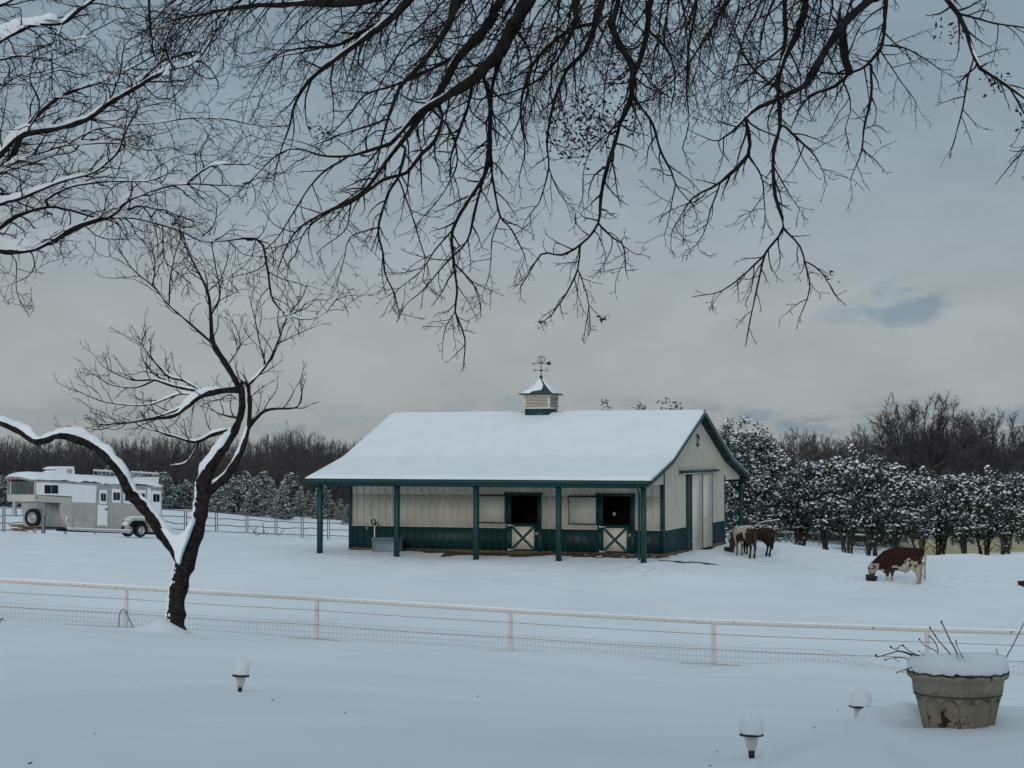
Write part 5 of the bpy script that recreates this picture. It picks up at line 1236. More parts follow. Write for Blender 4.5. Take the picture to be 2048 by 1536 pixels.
mb = MB(); side_panel(mb, [(70.5, 993.5), (74.5, 993.7), (74.5, 995.7), (70.5, 995.5)], .012, .03); mb.build('marker_light', M['amber'], trailer, TO)
for t in (.30, .43, .56):
    p = np.array([fA0[0], fA0[1], zw1 + .10]) + wv * t + ex * (.62 * math.sin(math.pi * t) ** .6 + .05)
    mb = MB(); mb.prism([p - nn_ * .09 - [0, 0, .035], p + nn_ * .09 - [0, 0, .035], p + nn_ * .09 + [0, 0, .035], p - nn_ * .09 + [0, 0, .035]], ex * .05); mb.build('marker_light', M['amber'], trailer, TO)
# air conditioner with its snow cap
def rbox(mb, s0, s1, l0, l1, z0, z1, r=.08):
    q = [(s0, z0), (s1, z0), (s1, z1 - r * 2), (s1 - r * 3.5, z1 - r * .4), (s1 - r * 6, z1), (s0 + r * .6, z1), (s0, z1 - r)]
    O_ = np.array([TO[0], TO[1], 0]); mb.prism([O_ + ex * a - nn_ * l0 + [0, 0, b] for a, b in q], -nn_ * (l1 - l0))
def sx_(px, py, o=-TW / 2): q = sd(px, py, o); return float((q - TO) @ ex), q[2]
sA, zA_ = sx_(148, 947, -.7); sB, zB_ = sx_(100, 934, -.7); 
mb = MB(); rbox(mb, sA, sB, .65, 1.4, zA_ - .15, sx_(130, 938, -.7)[1]); ac = mb.build('air_conditioner', M['white_paint'], trailer, TO)
mb = MB(); s1_, z1_ = sx_(135, 938, -.62); s2_, z2_ = sx_(145, 946, -.62); O_ = np.array([TO[0], TO[1], 0])
mb.prism([O_ + ex * a - nn_ * .645 + [0, 0, b] for a, b in ((s1_, z1_), (s2_, z1_ - .02), (s2_, z2_), (s1_, z2_))], nn_ * .01); mb.build('grille', M['alu_grey'], ac, TO)
mb = MB(); rbox(mb, sA + .03, sB - .03, .63, 1.42, sx_(130, 937, -.7)[1] - .03, sx_(130, 933, -.7)[1], .06); mb.build('snow', M['snow'], ac, TO, False)
# roof rack rails
def rail(xa, xb, ya, yb, nb, lat):
    mb = MB(); a = sd(xa, ya, -lat); b = sd(xb, yb, -lat); mb.tube([a, b], .026, 6)
    for k in range(nb):
        p = a + (b - a) * k / (nb - 1); mb.tube([p, p - [0, 0, .30]], .012, 5)
    return mb
for (xa, xb, ya, yb, nb) in ((187, 252, 941.5, 946, 9), (262, 318, 945, 948.5, 9)):
    for lat in (.35, 1.7): rk = rail(xa, xb, ya, yb, nb, lat).build('roof_rack', M['alu_light'], trailer, TO)
    mb = MB(); a = sd(xa, ya - .5, -.35); b = sd(xb, yb - .5, -.35); mb.tube([a + [0, 0, .03], (a + b) / 2 + [0, 0, .035], b + [0, 0, .03]], .03, 5); mb.build('snow', M['snow'], rk, TO)
mb = MB(); a, za = sx_(257, 946, -.5); b, zb_ = sx_(267, 946, -.5); rbox(mb, b, a, .45, 1.6, sx_(262, 962, -.5)[1], za, .01); mb.build('hay_pod', M['alu_grey'], trailer, TO)
mb = MB(); a, za = sx_(267, 953, -.4); b, zb_ = sx_(316, 955, -.4); rbox(mb, b, a, .35, 1.7, sx_(290, 968, -.4)[1], zb_ + .02, .02); mb.build('snow', M['snow'], trailer, TO)
# running board with snow, fender, wheels
mb = MB(); side_panel(mb, [(134, 1057), (250, 1061.5), (250, 1066), (134, 1060)], .0, .42); rbo = mb.build('running_board', M['alu_light'], trailer, TO)
mb = MB(); side_panel(mb, [(133, 1054.6), (250, 1058.5), (250, 1061), (133, 1056.6)], .03, .44); mb.build('snow', M['snow'], rbo, TO)
def wheel(px, py, rpx, o, name='wheel', spare=False, nrm=nn_, cen=None, rad=None):
    c = sd(px, py, o) if cen is None else cen; r_ = rpx / F * c[1] if rad is None else rad
    t2 = np.cross(nrm, [0, 0, 1.]); 
    def ring(mb, prof, k=26):
        th = np.arange(k) * 2 * math.pi / k; V_ = np.array([c + nrm * d + (t2 * math.cos(a) + np.array([0, 0, 1.]) * math.sin(a)) * q for q, d in prof for a in th])
        mb.add(V_, [(a * k + b, a * k + (b + 1) % k, a * k + k + (b + 1) % k, a * k + k + b) for a in range(len(prof) - 1) for b in range(k)])
    mb = MB(); ring(mb, [(r_ * .60, -.20), (r_ * .96, -.20), (r_, -.15), (r_, -.03), (r_ * .95, .01), (r_ * .62, .015), (r_ * .58, -.05)]); wl = mb.build(name, M['black_rubber'], trailer, TO, True)
    mb = MB(); ring(mb, [(r_ * .60, .0), (r_ * .55, -.01), (r_ * .50, -.06), (r_ * .30, -.03), (r_ * .22, .0), (.001, .01)]); mb.build('rim', M['rim'], wl, TO, True)
wheel(258, 1060, 13.5, .18); wheel(282.5, 1061, 13.5, .18)
mb = MB()
ar = [(243.5, 1063), (244.5, 1052), (248, 1042), (254, 1036.5), (262, 1034.5), (280, 1035.5), (290, 1038), (296, 1045), (298, 1055), (298, 1064)]
inn = [(294.5, 1064), (294, 1055), (291, 1048), (287, 1043), (279, 1040.5), (262, 1040), (256, 1042), (251, 1048), (248.5, 1056), (248, 1063)]
full = [sd(a, b, .0) for a, b in ar]; fi = [sd(a, b, .0) for a, b in inn[::-1]]
for i in range(9): mb.prism([full[i], full[i + 1], fi[i + 1], fi[i]], nn_ * .34)
fe = mb.build('fender', M['alu_light'], trailer, TO)
mb = MB()
for i in range(1, 7):
    mb.prism([full[i], full[i + 1], full[i + 1] + [0, 0, .07], full[i] + [0, 0, .07]], nn_ * .36)
mb.build('snow', M['snow'], fe, TO)
mb = MB(); side_panel(mb, [(246, 1040), (296, 1043), (296, 1066), (246, 1064)], .002, .010); side_panel(mb, [(150, 1058), (324, 1064), (324, 1070), (150, 1064)], -1.6, -.3); mb.build('chassis', M['iron'], trailer, TO)
# front wall under the neck with spare wheel, landing leg and coupler
fw = sd(143, 1030); fwp = fw
def fr(px, py, o=0.0): return onplane(px, py, fwp + ex * o, ex)
mb = MB(); q = [fr(143, 1006), fr(143, 1057), fr(46, 1057), fr(43, 1006)]; mb.prism(q, -ex * .08); mb.build('front_wall', M['alu_grey'], trailer, TO)
mb = MB()
for x in (95,): mb.prism([fr(x, 1005), fr(x + .8, 1005), fr(x + .8, 1056), fr(x, 1056)], ex * .02)
mb.prism([fr(95, 1031), fr(128, 1032), fr(128, 1032.8), fr(95, 1031.8)], ex * .02); mb.prism([fr(45, 1052), fr(142, 1055), fr(142, 1058), fr(45, 1058)], ex * .05); mb.build('wall_seam', M['iron'], trailer, TO)
c_ = fr(64, 1035.5, .26); wheel(0, 0, 0, 0, 'spare_wheel', True, unit(ex + nn_ * .42), c_, 18.5 / F * c_[1])
mb = MB(); a = fr(91, 1007, .55); b = fr(90, 1030, .55); mb.tube([a, b], .075, 8); mb.tube([b + [0, 0, .03], b - [0, 0, .02]], .14, 8); lg = mb.build('landing_jack', M['alu_grey'], trailer, TO)
mb = MB(); p0_ = fr(87, 1029, .6); gz0 = gz(p0_[0], p0_[1]); mb.prism([p0_ + nn_ * .09 - ex * .06, p0_ - nn_ * .09 - ex * .06, p0_ - nn_ * .09 + ex * .06, p0_ + nn_ * .09 + ex * .06], (0, 0, -(p0_[2] - gz0) - .2)); mb.build('leg', M['galv'], lg, TO)
mb = MB(); a = sd(29, 1002, -1.0); pcp = onplane(29, 1002, TO - nn_ * 1.0, nn_); b = pcp - [0, 0, .72]; mb.tube([pcp + [0, 0, .1], pcp - [0, 0, .3]], .10, 8); mb.tube([pcp - [0, 0, .30], pcp - [0, 0, .36]], .16, 8); mb.tube([pcp - [0, 0, .36], pcp - [0, 0, .55], b], [.09, .12, .11], 8); mb.build('coupler', M['alu_grey'], trailer, TO)
mb = MB(); q = [pcp + ex * .1 - [0, 0, .0], fr(70, 1006, .1) * 0 + sd(60, 1001, -1.0)]; mb.tube([pcp - [0, 0, .02], pcp - ex * 2.0 - [0, 0, .02]], .09, 8); mb.build('neck_tube', M['alu_grey'], trailer, TO)
mb = MB(); a = fr(134, 1036, .05); mb.tube([sd(133, 1034, .05), sd(132, 1043, .10), sd(137, 1050, .05)], .02, 5); mb.tube([sd(133, 1033, .05), sd(134, 1037, .05)], .05, 6); mb.build('plug_cable', M['white_paint'], trailer, TO)
mb = MB(); side_panel(mb, [(323.5, 1026), (326.5, 1026), (326.5, 1050), (323.5, 1050)], -.2, -.12); mb.build('rear_bar', M['iron'], trailer, TO)
# scrap lumber by the trailer nose
lp = at(32, 1060, 76.5); lz = gz(lp[0], lp[1])
lum = thing('wood_pile', 'small pile of weathered boards lying in snow under the nose of the trailer', 'wood pile', (lp[0], lp[1], lz))
lr = random.Random(5)
for i in range(9):
    a = at(lr.uniform(16, 36), lr.uniform(1049, 1061), 76.5 + lr.uniform(-.5, .5)); L = lr.uniform(.5, 1.0); an = lr.uniform(-.5, .5)
    a[2] = lz + .05 + i * .035; mb = MB(); d = np.array([math.cos(an), math.sin(an), lr.uniform(-.12, .12)]) * L; mb.prism([a, a + [0, .1, 0], a + [0, .1, .045], a + [0, 0, .045]], d); mb.build('board', M['log'], lum, np.array(lum.location))

# ------------------------------------------------------------------ corral panels
ppx = [(-115, 1019, 1066, 96), (-53, 1016, 1064, 97), (8, 1016, 1067, 98)]
run = [(309, 1017, 1060, 98.0), (371, 1021.5, 1063.5, 100.8), (433, 1024.5, 1068, 103.6), (494, 1027, 1070, 106.4), (552, 1030, 1072, 109.2), (604.6, 1032.5, 1074, 112.0), (657, 1035, 1075, 114.8), (707, 1037.5, 1077, 117.6), (757, 1040, 1079, 120.4)]
left = [(-54, 1013, 1062, 90.5), (8, 1016, 1065, 91), (70, 1017, 1064, 92), (131, 1018, 1064, 93), (192, 1019, 1064, 94)]
CG = 'steel corral panels'
names_l = ['leftmost corral panel, beyond the trailer nose', 'corral panel seen under the neck of the trailer', 'corral panel behind the spare wheel', 'corral panel hidden behind the middle of the trailer']
names_r = ['grey corral panel nearest the back of the trailer', 'grey corral panel behind the leaning tree trunk', 'grey corral panel just right of the leaning tree', 'grey corral panel with dry weeds before it', 'grey corral panel right of the weeds', 'grey corral panel left of the end porch post', 'grey corral panel behind the end porch post', 'grey corral panel hidden behind the barn corner']
pr_ = random.Random(8)
def panels(lst, names):
    for (a, b), lab in zip(zip(lst[:-1], lst[1:]), names):
        gap = 1.9
        A0, A1 = at(a[0] + gap, a[1], a[3]), at(a[0] + gap, a[2], a[3]); B0, B1 = at(b[0] - gap, b[1], b[3]), at(b[0] - gap, b[2], b[3])
        o = thing('corral_panel', lab, 'fence panel', A1, 0, CG)
        for top_, bot in ((A0, A1), (B0, B1)):
            z0 = gz(bot[0], bot[1]); mb = MB(); mb.tube([top_ + [0, 0, .03], [top_[0], top_[1], z0 - .1]], .030, 6); mb.build('upright', M['panel_steel'], o, A1)
        for k, f in enumerate((0.0, .30, .60, .90)):
            p, q = A0 + (A1 - A0) * f, B0 + (B1 - B0) * f; t = np.linspace(0, 1, 9)[:, None]; pts = p + (q - p) * t
            if k in (1, 2): pts[:, 2] += np.sin(t[:, 0] * math.pi * 2 + pr_.uniform(-.6, .6)) * pr_.uniform(-.05, .07)
            mb = MB(); mb.tube(pts, .028, 6); mb.build('rail', M['panel_steel'], o, A1)
panels(left, names_l); panels(run, names_r)
# dry weeds before the panels
wp = at(530, 1067, 102); wz = gz(wp[0], wp[1]); wd = MB()
for pts in ([(512, 1070), (508, 1060), (500, 1055)], [(505, 1068), (510, 1058), (515, 1055)], [(503, 1066), (515, 1063)], [(527, 1069), (527, 1055), (525, 1044)], [(529, 1069), (528, 1060)], [(512, 1071), (523, 1067)], [(556, 1072), (567, 1061)], [(533, 1071), (536, 1064)]):
    wd.tube([at(a, b, 102) for a, b in pts], .022, 4)
o = wd.build('dry_weeds', M['log'], None, np.array([wp[0], wp[1], wz])); o.location = (wp[0], wp[1], wz); tag(o, 'dry brown weed stalks poking from the snow before the corral panels', 'weeds')

# ------------------------------------------------------------------ rails and yellow shed behind the tree row
ra0, ra1 = at(1535, 1054, 96), at(1760, 1062, 93); rfz = thing('rail_fence', 'weathered four rail fence behind the trunks of the snowy tree row', 'fence', (ra0[0], ra0[1], gz(ra0[0], ra0[1])))
o_ = np.array(rfz.location)
for k, (dz) in enumerate((0, .27, .66, 1.0)):
    mb = MB(); mb.tube([ra0 - [0, 0, dz], (ra0 + ra1) / 2 - [0, 0, dz + .02], ra1 - [0, 0, dz]], .04, 6); mb.build('rail', M['galv'], rfz, o_)
    if k < 2: mb = MB(); mb.tube([ra0 - [0, 0, dz - .045], ra1 - [0, 0, dz - .045]], .03, 5); mb.build('snow', M['snow'], rfz, o_)
for px in (1540, 1573, 1591, 1640, 1695, 1750):
    t = (px - 1535) / 225; p = ra0 + (ra1 - ra0) * t; mb = MB(); mb.tube([p + [0, 0, .05], [p[0], p[1], gz(p[0], p[1]) - .2]], .038, 6); mb.build('post', M['galv'], rfz, o_)
s0 = at(1822, 1057, 93); s1 = at(2420, 1058, 90); sz = min(gz(s0[0], s0[1]), gz(s1[0], s1[1])) - .6
shed = thing('shed', 'low yellowish cream shed wall standing behind the row of snowy trees', 'shed', (s0[0], s0[1], sz))
o_ = np.array(shed.location); dn = np.array([.05, 1, 0]) * 4.0
mb = MB(); mb.prism([[s0[0], s0[1], sz], [s1[0], s1[1], sz], [s1[0], s1[1], s0[2]], [s0[0], s0[1], s0[2]]], dn); mb.build('wall', M['shed_wall'], shed, o_)
mb = MB(); e = np.array([-.2, -.2, 0]); mb.prism([s0 + e, s0 + e + [0, 0, .10], s0 + dn * 1.1 + [-.2, 0, .25], s0 + dn * 1.1 + [-.2, 0, .15]], [s1[0] - s0[0] + .4, s1[1] - s0[1], 0]); mb.build('roof', M['shed_wall'], shed, o_)
mb = MB(); mb.prism([s0 + e + [0, 0, .102], s0 + e + [0, 0, .19], s0 + dn * 1.1 + [-.2, 0, .36], s0 + dn * 1.1 + [-.2, 0, .252]], [s1[0] - s0[0] + .4, s1[1] - s0[1], 0]); mb.build('snow', M['snow'], shed, o_)

# ------------------------------------------------------------------ animals
def loft(mb, secs, k=16):
    """secs: (centre, half width across y, half height, axis) ellipses joined into a closed skin"""
    rings = []
    for c, ry, rz_, ax in secs:
        c = np.asarray(c, float); ax = unit(np.asarray(ax, float)); yv = np.array([0, 1., 0]); zv = unit(np.cross(ax, yv))
        th = np.arange(k) * 2 * math.pi / k
        rings.append(c + np.cos(th)[:, None] * yv * ry + np.sin(th)[:, None] * zv * rz_)
    V_ = np.vstack(rings); n = len(rings)
    mb.add(V_, [(a * k + b, a * k + (b + 1) % k, a * k + k + (b + 1) % k, a * k + k + b) for a in range(n - 1) for b in range(k)])
    mb.add(rings[0], [list(range(k))[::-1]]); mb.add(rings[-1], [list(range(k))])
def limb(mb, pts, rs, k=10):
    """closed tapering limb; rs = (rx, ry)"""
    mb2 = []
    pts = np.asarray(pts, float); t = np.gradient(pts, axis=0)
    loft(mb, [(p, r[1], r[0], a) for p, r, a in zip(pts, rs, t)], k)
def body_mesh(name, mb, voxel, coat, mats, parent):
    o = mb.build('tmp_' + name, mats[0]); rm = o.modifiers.new('r', 'REMESH'); rm.mode = 'VOXEL'; rm.voxel_size = voxel
    sm = o.modifiers.new('s', 'SMOOTH'); sm.iterations = 6; sm.factor = .5
    dg = bpy.context.evaluated_depsgraph_get(); me = bpy.data.meshes.new_from_object(o.evaluated_get(dg))
    bpy.data.objects.remove(o); me.name = name
    co = np.empty(len(me.vertices) * 3); me.vertices.foreach_get('co', co); co = co.reshape(-1, 3)
    nr_ = np.empty(len(me.vertices) * 3); me.vertices.foreach_get('normal', nr_); nr_ = nr_.reshape(-1, 3)
    at_ = me.color_attributes.new('coat', 'FLOAT_COLOR', 'POINT'); cl_ = np.ones((len(co), 4)); cl_[:, :3] = coat(co, nr_); at_.data.foreach_set('color', cl_.ravel())
    me.polygons.foreach_set('use_smooth', np.ones(len(me.polygons), bool)); me.materials.clear(); me.materials.append(mats[0])
    b = bpy.data.objects.new(name, me); COL.objects.link(b); b.parent = parent; return b
def coat_mat(name):
    m = mat(name, (.2, .1, .05), .8, spec=.1, bump=.25, bscale=60); n = m.node_tree; a = n.nodes.new('ShaderNodeAttribute'); a.attribute_name = 'coat'
    n.links.new(a.outputs['Color'], n.nodes['Principled BSDF'].inputs['Base Color']); return m
M['coat'] = coat_mat('animal_coat')
RB, WHC = np.array([.024, .0105, .0085]), np.array([.42, .36, .29])
def mixc_(a, b, t): t = np.clip(t, 0, 1)[:, None]; return a * (1 - t) + b * t
# cow: nose towards -x, local origin on the snow between its feet
cp0 = at(1801, 1163, 58.5); cz = gz(cp0[0], cp0[1])
cow = thing('cow', 'red brown and white cow with lowered head eating from a pan on the snow', 'cow', (cp0[0], cp0[1], cz), R(-4))
S = 1 / 60.2     # metres per pixel at the cow
def cpx(px, py, y=0.0): return np.array([(px - 1801) * S, y, (1163.5 - py) * S + .0])
mb = MB()
loft(mb, [(cpx(1848, 1107), .06, .08, (1, 0, -.3)), (cpx(1845, 1110), .19, .22, (1, 0, -.1)), (cpx(1836, 1113), .26, .31, (1, 0, 0)), (cpx(1822, 1116), .32, .37, (1, 0, 0)), (cpx(1808, 1118), .36, .42, (1, 0, 0)), (cpx(1795, 1117), .34, .40, (1, 0, 0)), (cpx(1783, 1117), .29, .36, (1, 0, .1)), (cpx(1773, 1120), .24, .33, (1, 0, .3)), (cpx(1765, 1125), .19, .28, (1, 0, .5)), (cpx(1756, 1129), .14, .215, (1, 0, .65)), (cpx(1748, 1132), .11, .16, (1, 0, .8))], 20)
loft(mb, [(cpx(1748, 1128), .085, .10, (.4, 0, 1)), (cpx(1744, 1132), .12, .13, (.4, 0, 1)), (cpx(1744.5, 1138), .115, .15, (.25, 0, 1)), (cpx(1744, 1145), .085, .13, (.2, 0, 1)), (cpx(1743.5, 1150), .07, .10, (.2, 0, 1)), (cpx(1743, 1154), .07, .085, (.2, 0, 1))], 14)
for y, dx in ((-.15, 0), (.17, 12.5)):      # front legs
    limb(mb, [cpx(1774 + dx, 1128, y), cpx(1774.5 + dx, 1140, y), cpx(1773.5 + dx, 1149, y), cpx(1773 + dx, 1157, y), cpx(1772.5 + dx, 1161, y), cpx(1772 + dx, 1166, y)], [(.13, .12), (.10, .085), (.055, .055), (.048, .05), (.06, .055), (.065, .06)])
for y, dx, dz in ((-.17, 0, 2.5), (.16, 8, 0)):       # hind legs
    limb(mb, [cpx(1832 + dx, 1122, y), cpx(1830 + dx, 1136, y), cpx(1834 + dx, 1146, y), cpx(1835 + dx, 1151, y), cpx(1833.5 + dx, 1160, y), cpx(1833 + dx, 1164 + dz, y), cpx(1832 + dx, 1168 + dz, y)], [(.22, .13), (.16, .11), (.075, .06), (.07, .055), (.05, .05), (.06, .055), (.07, .06)])
loft(mb, [(cpx(1806, 1140), .07, .06, (1, 0, 0)), (cpx(1812, 1141.5), .09, .075, (1, 0, 0)), (cpx(1818, 1140), .06, .05, (1, 0, 0))], 10)
loft(mb, [(cpx(1762, 1140), .04, .05, (1, 0, .5)), (cpx(1769, 1142), .08, .09, (1, 0, .2)), (cpx(1780, 1140), .12, .10, (1, 0, 0))], 10)
def cow_coat(c, n):
    px = c[:, 0] / S + 1801; py = 1163.5 - c[:, 2] / S; s_ = np.where(c[:, 1] > 0, 40., 0)
    nz = fbm(c[:, 0] * 5 + s_, c[:, 2] * 5, 3); nz2 = fbm(c[:, 0] * 11 + 9 + s_, c[:, 2] * 11, 3)
    under = 1132 - 3 * nz * 4 + np.interp(px, [1740, 1770, 1785, 1800, 1806, 1815, 1830, 1850], [3, 14, 0, 3, -6, -11, -8, -2])
    t = sstep(-1.2, 1.2, py - under)
    leg = (py > 1140) & (px > 1824); t = np.where(leg, np.where(nz2 > .22, .1, .95), t)
    fl = (px < 1795) & (py > 1134) & (py < 1152) & (px > 1768); t = np.where(fl, np.where((c[:, 1] < 0), .04, .15), t)
    t = np.where((px < 1795) & (py > 1151) & (px > 1765), .95, t)
    head = (px < 1757) & (py > 1126); t = np.where(head, np.where(nz2 > .10, .1, .9), t)
    flank = (py > 1110) & (py < 1140) & (px > 1806) & (px < 1845); t = np.where(flank & (nz2 > .42), .8, np.where(flank & (nz2 < -.30), np.minimum(t, .1), t))
    rear = (px > 1841) & (py > 1116); t = np.where(rear, .8, t)
    col = mixc_(RB, WHC, t); col = col * (1 + .25 * nz2[:, None])
    dark = (py > 1165.5) | ((py > 1150) & (px < 1750)); col = np.where(dark[:, None], np.array([.10, .07, .06]), col); return np.clip(col, .004, 1)
body_mesh('body', mb, .028, cow_coat, [M['coat']], cow)
mb = MB(); mb.tube(smooth_path([cpx(1848, 1106), cpx(1851, 1114), cpx(1850, 1130), cpx(1849.5, 1146), cpx(1849, 1160)], .1), np.interp(np.linspace(0, 1, len(smooth_path([cpx(1848, 1106), cpx(1851, 1114), cpx(1850, 1130), cpx(1849.5, 1146), cpx(1849, 1160)], .1))), [0, .5, .75, .9, 1], [.035, .025, .04, .045, .01]), 8); mb.build('tail', mat('tail_hair', (.35, .29, .23), .9, .3, 20), cow)
for y in (-1, 1):
    mb = MB(); loft(mb, [(cpx(1747, 1130, y * .10), .02, .03, (0, y, -.3)), (cpx(1748, 1132, y * .17), .012, .055, (0, y, -.3)), (cpx(1749, 1134, y * .25), .006, .02, (0, y, -.3))], 8)
    V_ = np.vstack(mb.v); mb.v = [V_ + np.array([0, 0, 0])]; mb = MB(); mb.add([cpx(1746, 1129, y * .10), cpx(1749, 1130, y * .12), cpx(1751, 1133.5, y * .22), cpx(1748, 1134.5, y * .24), cpx(1745.5, 1131.5, y * .13)], [(0, 1, 2, 3, 4)]); mb.prism([cpx(1746, 1129, y * .10), cpx(1749, 1130, y * .12), cpx(1751, 1133.5, y * .22), cpx(1748, 1134.5, y * .24), cpx(1745.5, 1131.5, y * .13)], (-.02, 0, .02)); mb.build('ear', mat('ear_hair', (.07, .018, .012), .9), cow)
    mb = MB(); th = np.linspace(0, math.pi, 5); mb.lathe([(.001, -.014), (.012, -.008), (.014, 0), (.012, .008), (.001, .014)], 8, 0, cpx(1741.5, 1137, y * .098)); mb.build('eye', M['glass_dark'], cow)
def pan(px, py, Y, r_, lab, tilt=0.0):
    p = at(px, py, Y); z0 = gz(p[0], p[1]); o = MB(); o.lathe([(.001, .02), (r_ * .78, .02), (r_ * .94, .15), (r_, .16), (r_ * 1.02, .145), (r_ * .85, -.02), (.001, -.02)], 22)
    q = o.build('feed_pan', M['black_rubber'], None, None, True); q.location = (p[0], p[1], z0 + .01); q.rotation_euler = (0, tilt, 0); return tag(q, lab, 'feed pan')
pan(1742, 1156.5, 58.45, .20, 'black rubber feed pan under the muzzle of the cow', R(10))
pan(2054, 1174, 57.5, .30, 'black rubber feed pan in the snow at the right edge')
pan(1456, 1093, 67.5, .16, 'black rubber feed pan by the ponies, near the barn corner')

def pony(root, coat, S_, head_low=True, mane=None, tailc=None, seed=0):
    """local: nose towards -x, 1.18 m at the withers"""
    h = S_; P = lambda x, z, y=0.0: np.array([x, y, z]) * h
    mb = MB()
    loft(mb, [(P(.66, .98), .07 * h, .09 * h, (1, 0, -.3)), (P(.60, .95), .20 * h, .20 * h, (1, 0, -.1)), (P(.45, .93), .27 * h, .26 * h, (1, 0, 0)), (P(.22, .90), .28 * h, .28 * h, (1, 0, 0)), (P(.0, .87), .29 * h, .30 * h, (1, 0, 0)), (P(-.22, .88), .27 * h, .29 * h, (1, 0, 0)), (P(-.42, .90), .23 * h, .28 * h, (1, 0, .2)), (P(-.54, .86), .19 * h, .24 * h, (1, 0, .5)), (P(-.66, .76), .12 * h, .20 * h, (1, 0, .9)), (P(-.78, .62), .095 * h, .16 * h, (.8, 0, 1)), (P(-.87, .47), .08 * h, .12 * h, (.7, 0, 1))], 18)
    loft(mb, [(P(-.86, .50), .07 * h, .09 * h, (.2, 0, 1)), (P(-.90, .44), .095 * h, .12 * h, (.15, 0, 1)), (P(-.905, .34), .09 * h, .12 * h, (.1, 0, 1)), (P(-.90, .22), .065 * h, .085 * h, (.05, 0, 1)), (P(-.90, .12), .06 * h, .07 * h, (.05, 0, 1)), (P(-.90, .06), .05 * h, .06 * h, (.05, 0, 1))], 14)
    for y, dx in ((-.14, .04), (.14, -.05)):
        limb(mb, [P(-.38 + dx, .72, y), P(-.38 + dx, .54, y), P(-.37 + dx, .40, y), P(-.375 + dx, .34, y), P(-.37 + dx, .16, y), P(-.385 + dx, .08, y), P(-.40 + dx, -.04, y)], [(.15 * h, .11 * h), (.085 * h, .075 * h), (.058 * h, .055 * h), (.055 * h, .052 * h), (.036 * h, .036 * h), (.048 * h, .045 * h), (.06 * h, .055 * h)])
    for y, dx in ((-.14, .05), (.14, -.06)):
        limb(mb, [P(.45 + dx, .80, y), P(.42 + dx, .60, y), P(.53 + dx, .44, y), P(.56 + dx, .38, y), P(.52 + dx, .18, y), P(.50 + dx, .09, y), P(.48 + dx, -.04, y)], [(.22 * h, .14 * h), (.14 * h, .10 * h), (.075 * h, .06 * h), (.065 * h, .052 * h), (.040 * h, .038 * h), (.05 * h, .046 * h), (.06 * h, .056 * h)])
    body_mesh('body', mb, .026, coat, [M['coat']], root)
    mb = MB(); tl = smooth_path([P(.66, 1.02), P(.70, .92), P(.69, .70), P(.67, .45), P(.66, .22)], .08); mb.tube(tl, np.interp(np.linspace(0, 1, len(tl)), [0, .2, .6, 1], [.035, .06, .065, .02]) * h, 8); mb.build('tail', tailc, root)
    mb = MB()
    for t in np.linspace(0, 1, 16):
        p = P(-.44, 1.16) * (1 - t) + P(-.90, .60) * t; 
        mb.tube([p, p + np.array([-.02, -.07, -.05]) * h, p + np.array([-.01, -.10, -.17]) * h], [.035 * h, .03 * h, .008 * h], 5)
    mb.build('mane', mane, root)
    for y in (-1, 1):
        mb = MB(); loft(mb, [(P(-.88, .52, y * .055), .03 * h, .025 * h, (-.3, 0, 1)), (P(-.885, .57, y * .065), .03 * h, .02 * h, (-.3, 0, 1)), (P(-.90, .62, y * .07), .006 * h, .006 * h, (-.3, 0, 1))], 8); mb.build('ear', mane, root)
    # snow dusted along the back
    mb = MB(); rng = np.random.default_rng(seed); n = 170; xx = rng.uniform(-.45, .62, n); yy = rng.normal(size=n) * .10
    zz = np.interp(xx, [-.45, -.22, 0, .22, .45, .60], [1.165, 1.16, 1.165, 1.175, 1.185, 1.14]) - (yy / .27) ** 2 * .16
    v, q, t3 = blobs(rng, np.column_stack([xx, yy, zz]) * h, np.full(n, .032), .35); mb.add(v, q); mb.add(v, t3); mb.build('snow', M['snow'], root)
BRN = np.array([.024, .014, .011]); DK = np.array([.016, .011, .010])
def brown_coat(c, n):
    nz = fbm(c[:, 0] * 4, c[:, 2] * 4 + c[:, 1] * 3, 3); leg = sstep(.55, .35, c[:, 2]) * (c[:, 0] > -.55)
    return np.clip(mixc_(BRN, DK, leg) * (1 + .5 * nz[:, None]), .003, 1)
def paint_coat(c, n):
    nz = fbm(c[:, 0] * 2.6 + 3.1, c[:, 2] * 2.6 + c[:, 1] * 2.0 + 1.7, 3)
    t = sstep(.02, .07, nz); t = np.where((c[:, 0] < -.58), .05, t); t = np.where((c[:, 2] < .48) & (c[:, 0] > -.6), np.where(nz > -.1, .35, .1), t)
    bl = (abs(c[:, 1]) < .03) & (c[:, 0] < -.9); t = np.where(bl, .9, t); hind = (c[:, 0] > .40); t = np.where(hind, .02 + .5 * (nz > .28), t)
    return np.clip(mixc_(BRN * 1.15, np.array([.40, .35, .27]), t) * (1 + .2 * nz[:, None]), .003, 1)
hair_dk = mat('dark_mane', (.018, .013, .012), .9, .3, 20); hair_br = mat('brown_mane', (.035, .026, .022), .9, .3, 20)
pp = at(1490, 1116.5, 66.0); pony1 = thing('pony', 'brown and white paint pony with snow on its back, head down beside the barn', 'pony', (pp[0], pp[1], gz(pp[0], pp[1])), 0)
hx = np.array([-.44, .90]); pony1.rotation_euler = (0, 0, math.atan2(-hx[1], -hx[0]))
pony(pony1, paint_coat, .985, mane=hair_br, tailc=hair_br, seed=1)
pp = at(1511, 1114.5, 67.3); pony2 = thing('pony', 'dark brown pony with snow dusted rump, standing behind the paint pony', 'pony', (pp[0], pp[1], gz(pp[0], pp[1])), R(-6))
pony(pony2, brown_coat, .985, mane=hair_dk, tailc=hair_dk, seed=2)

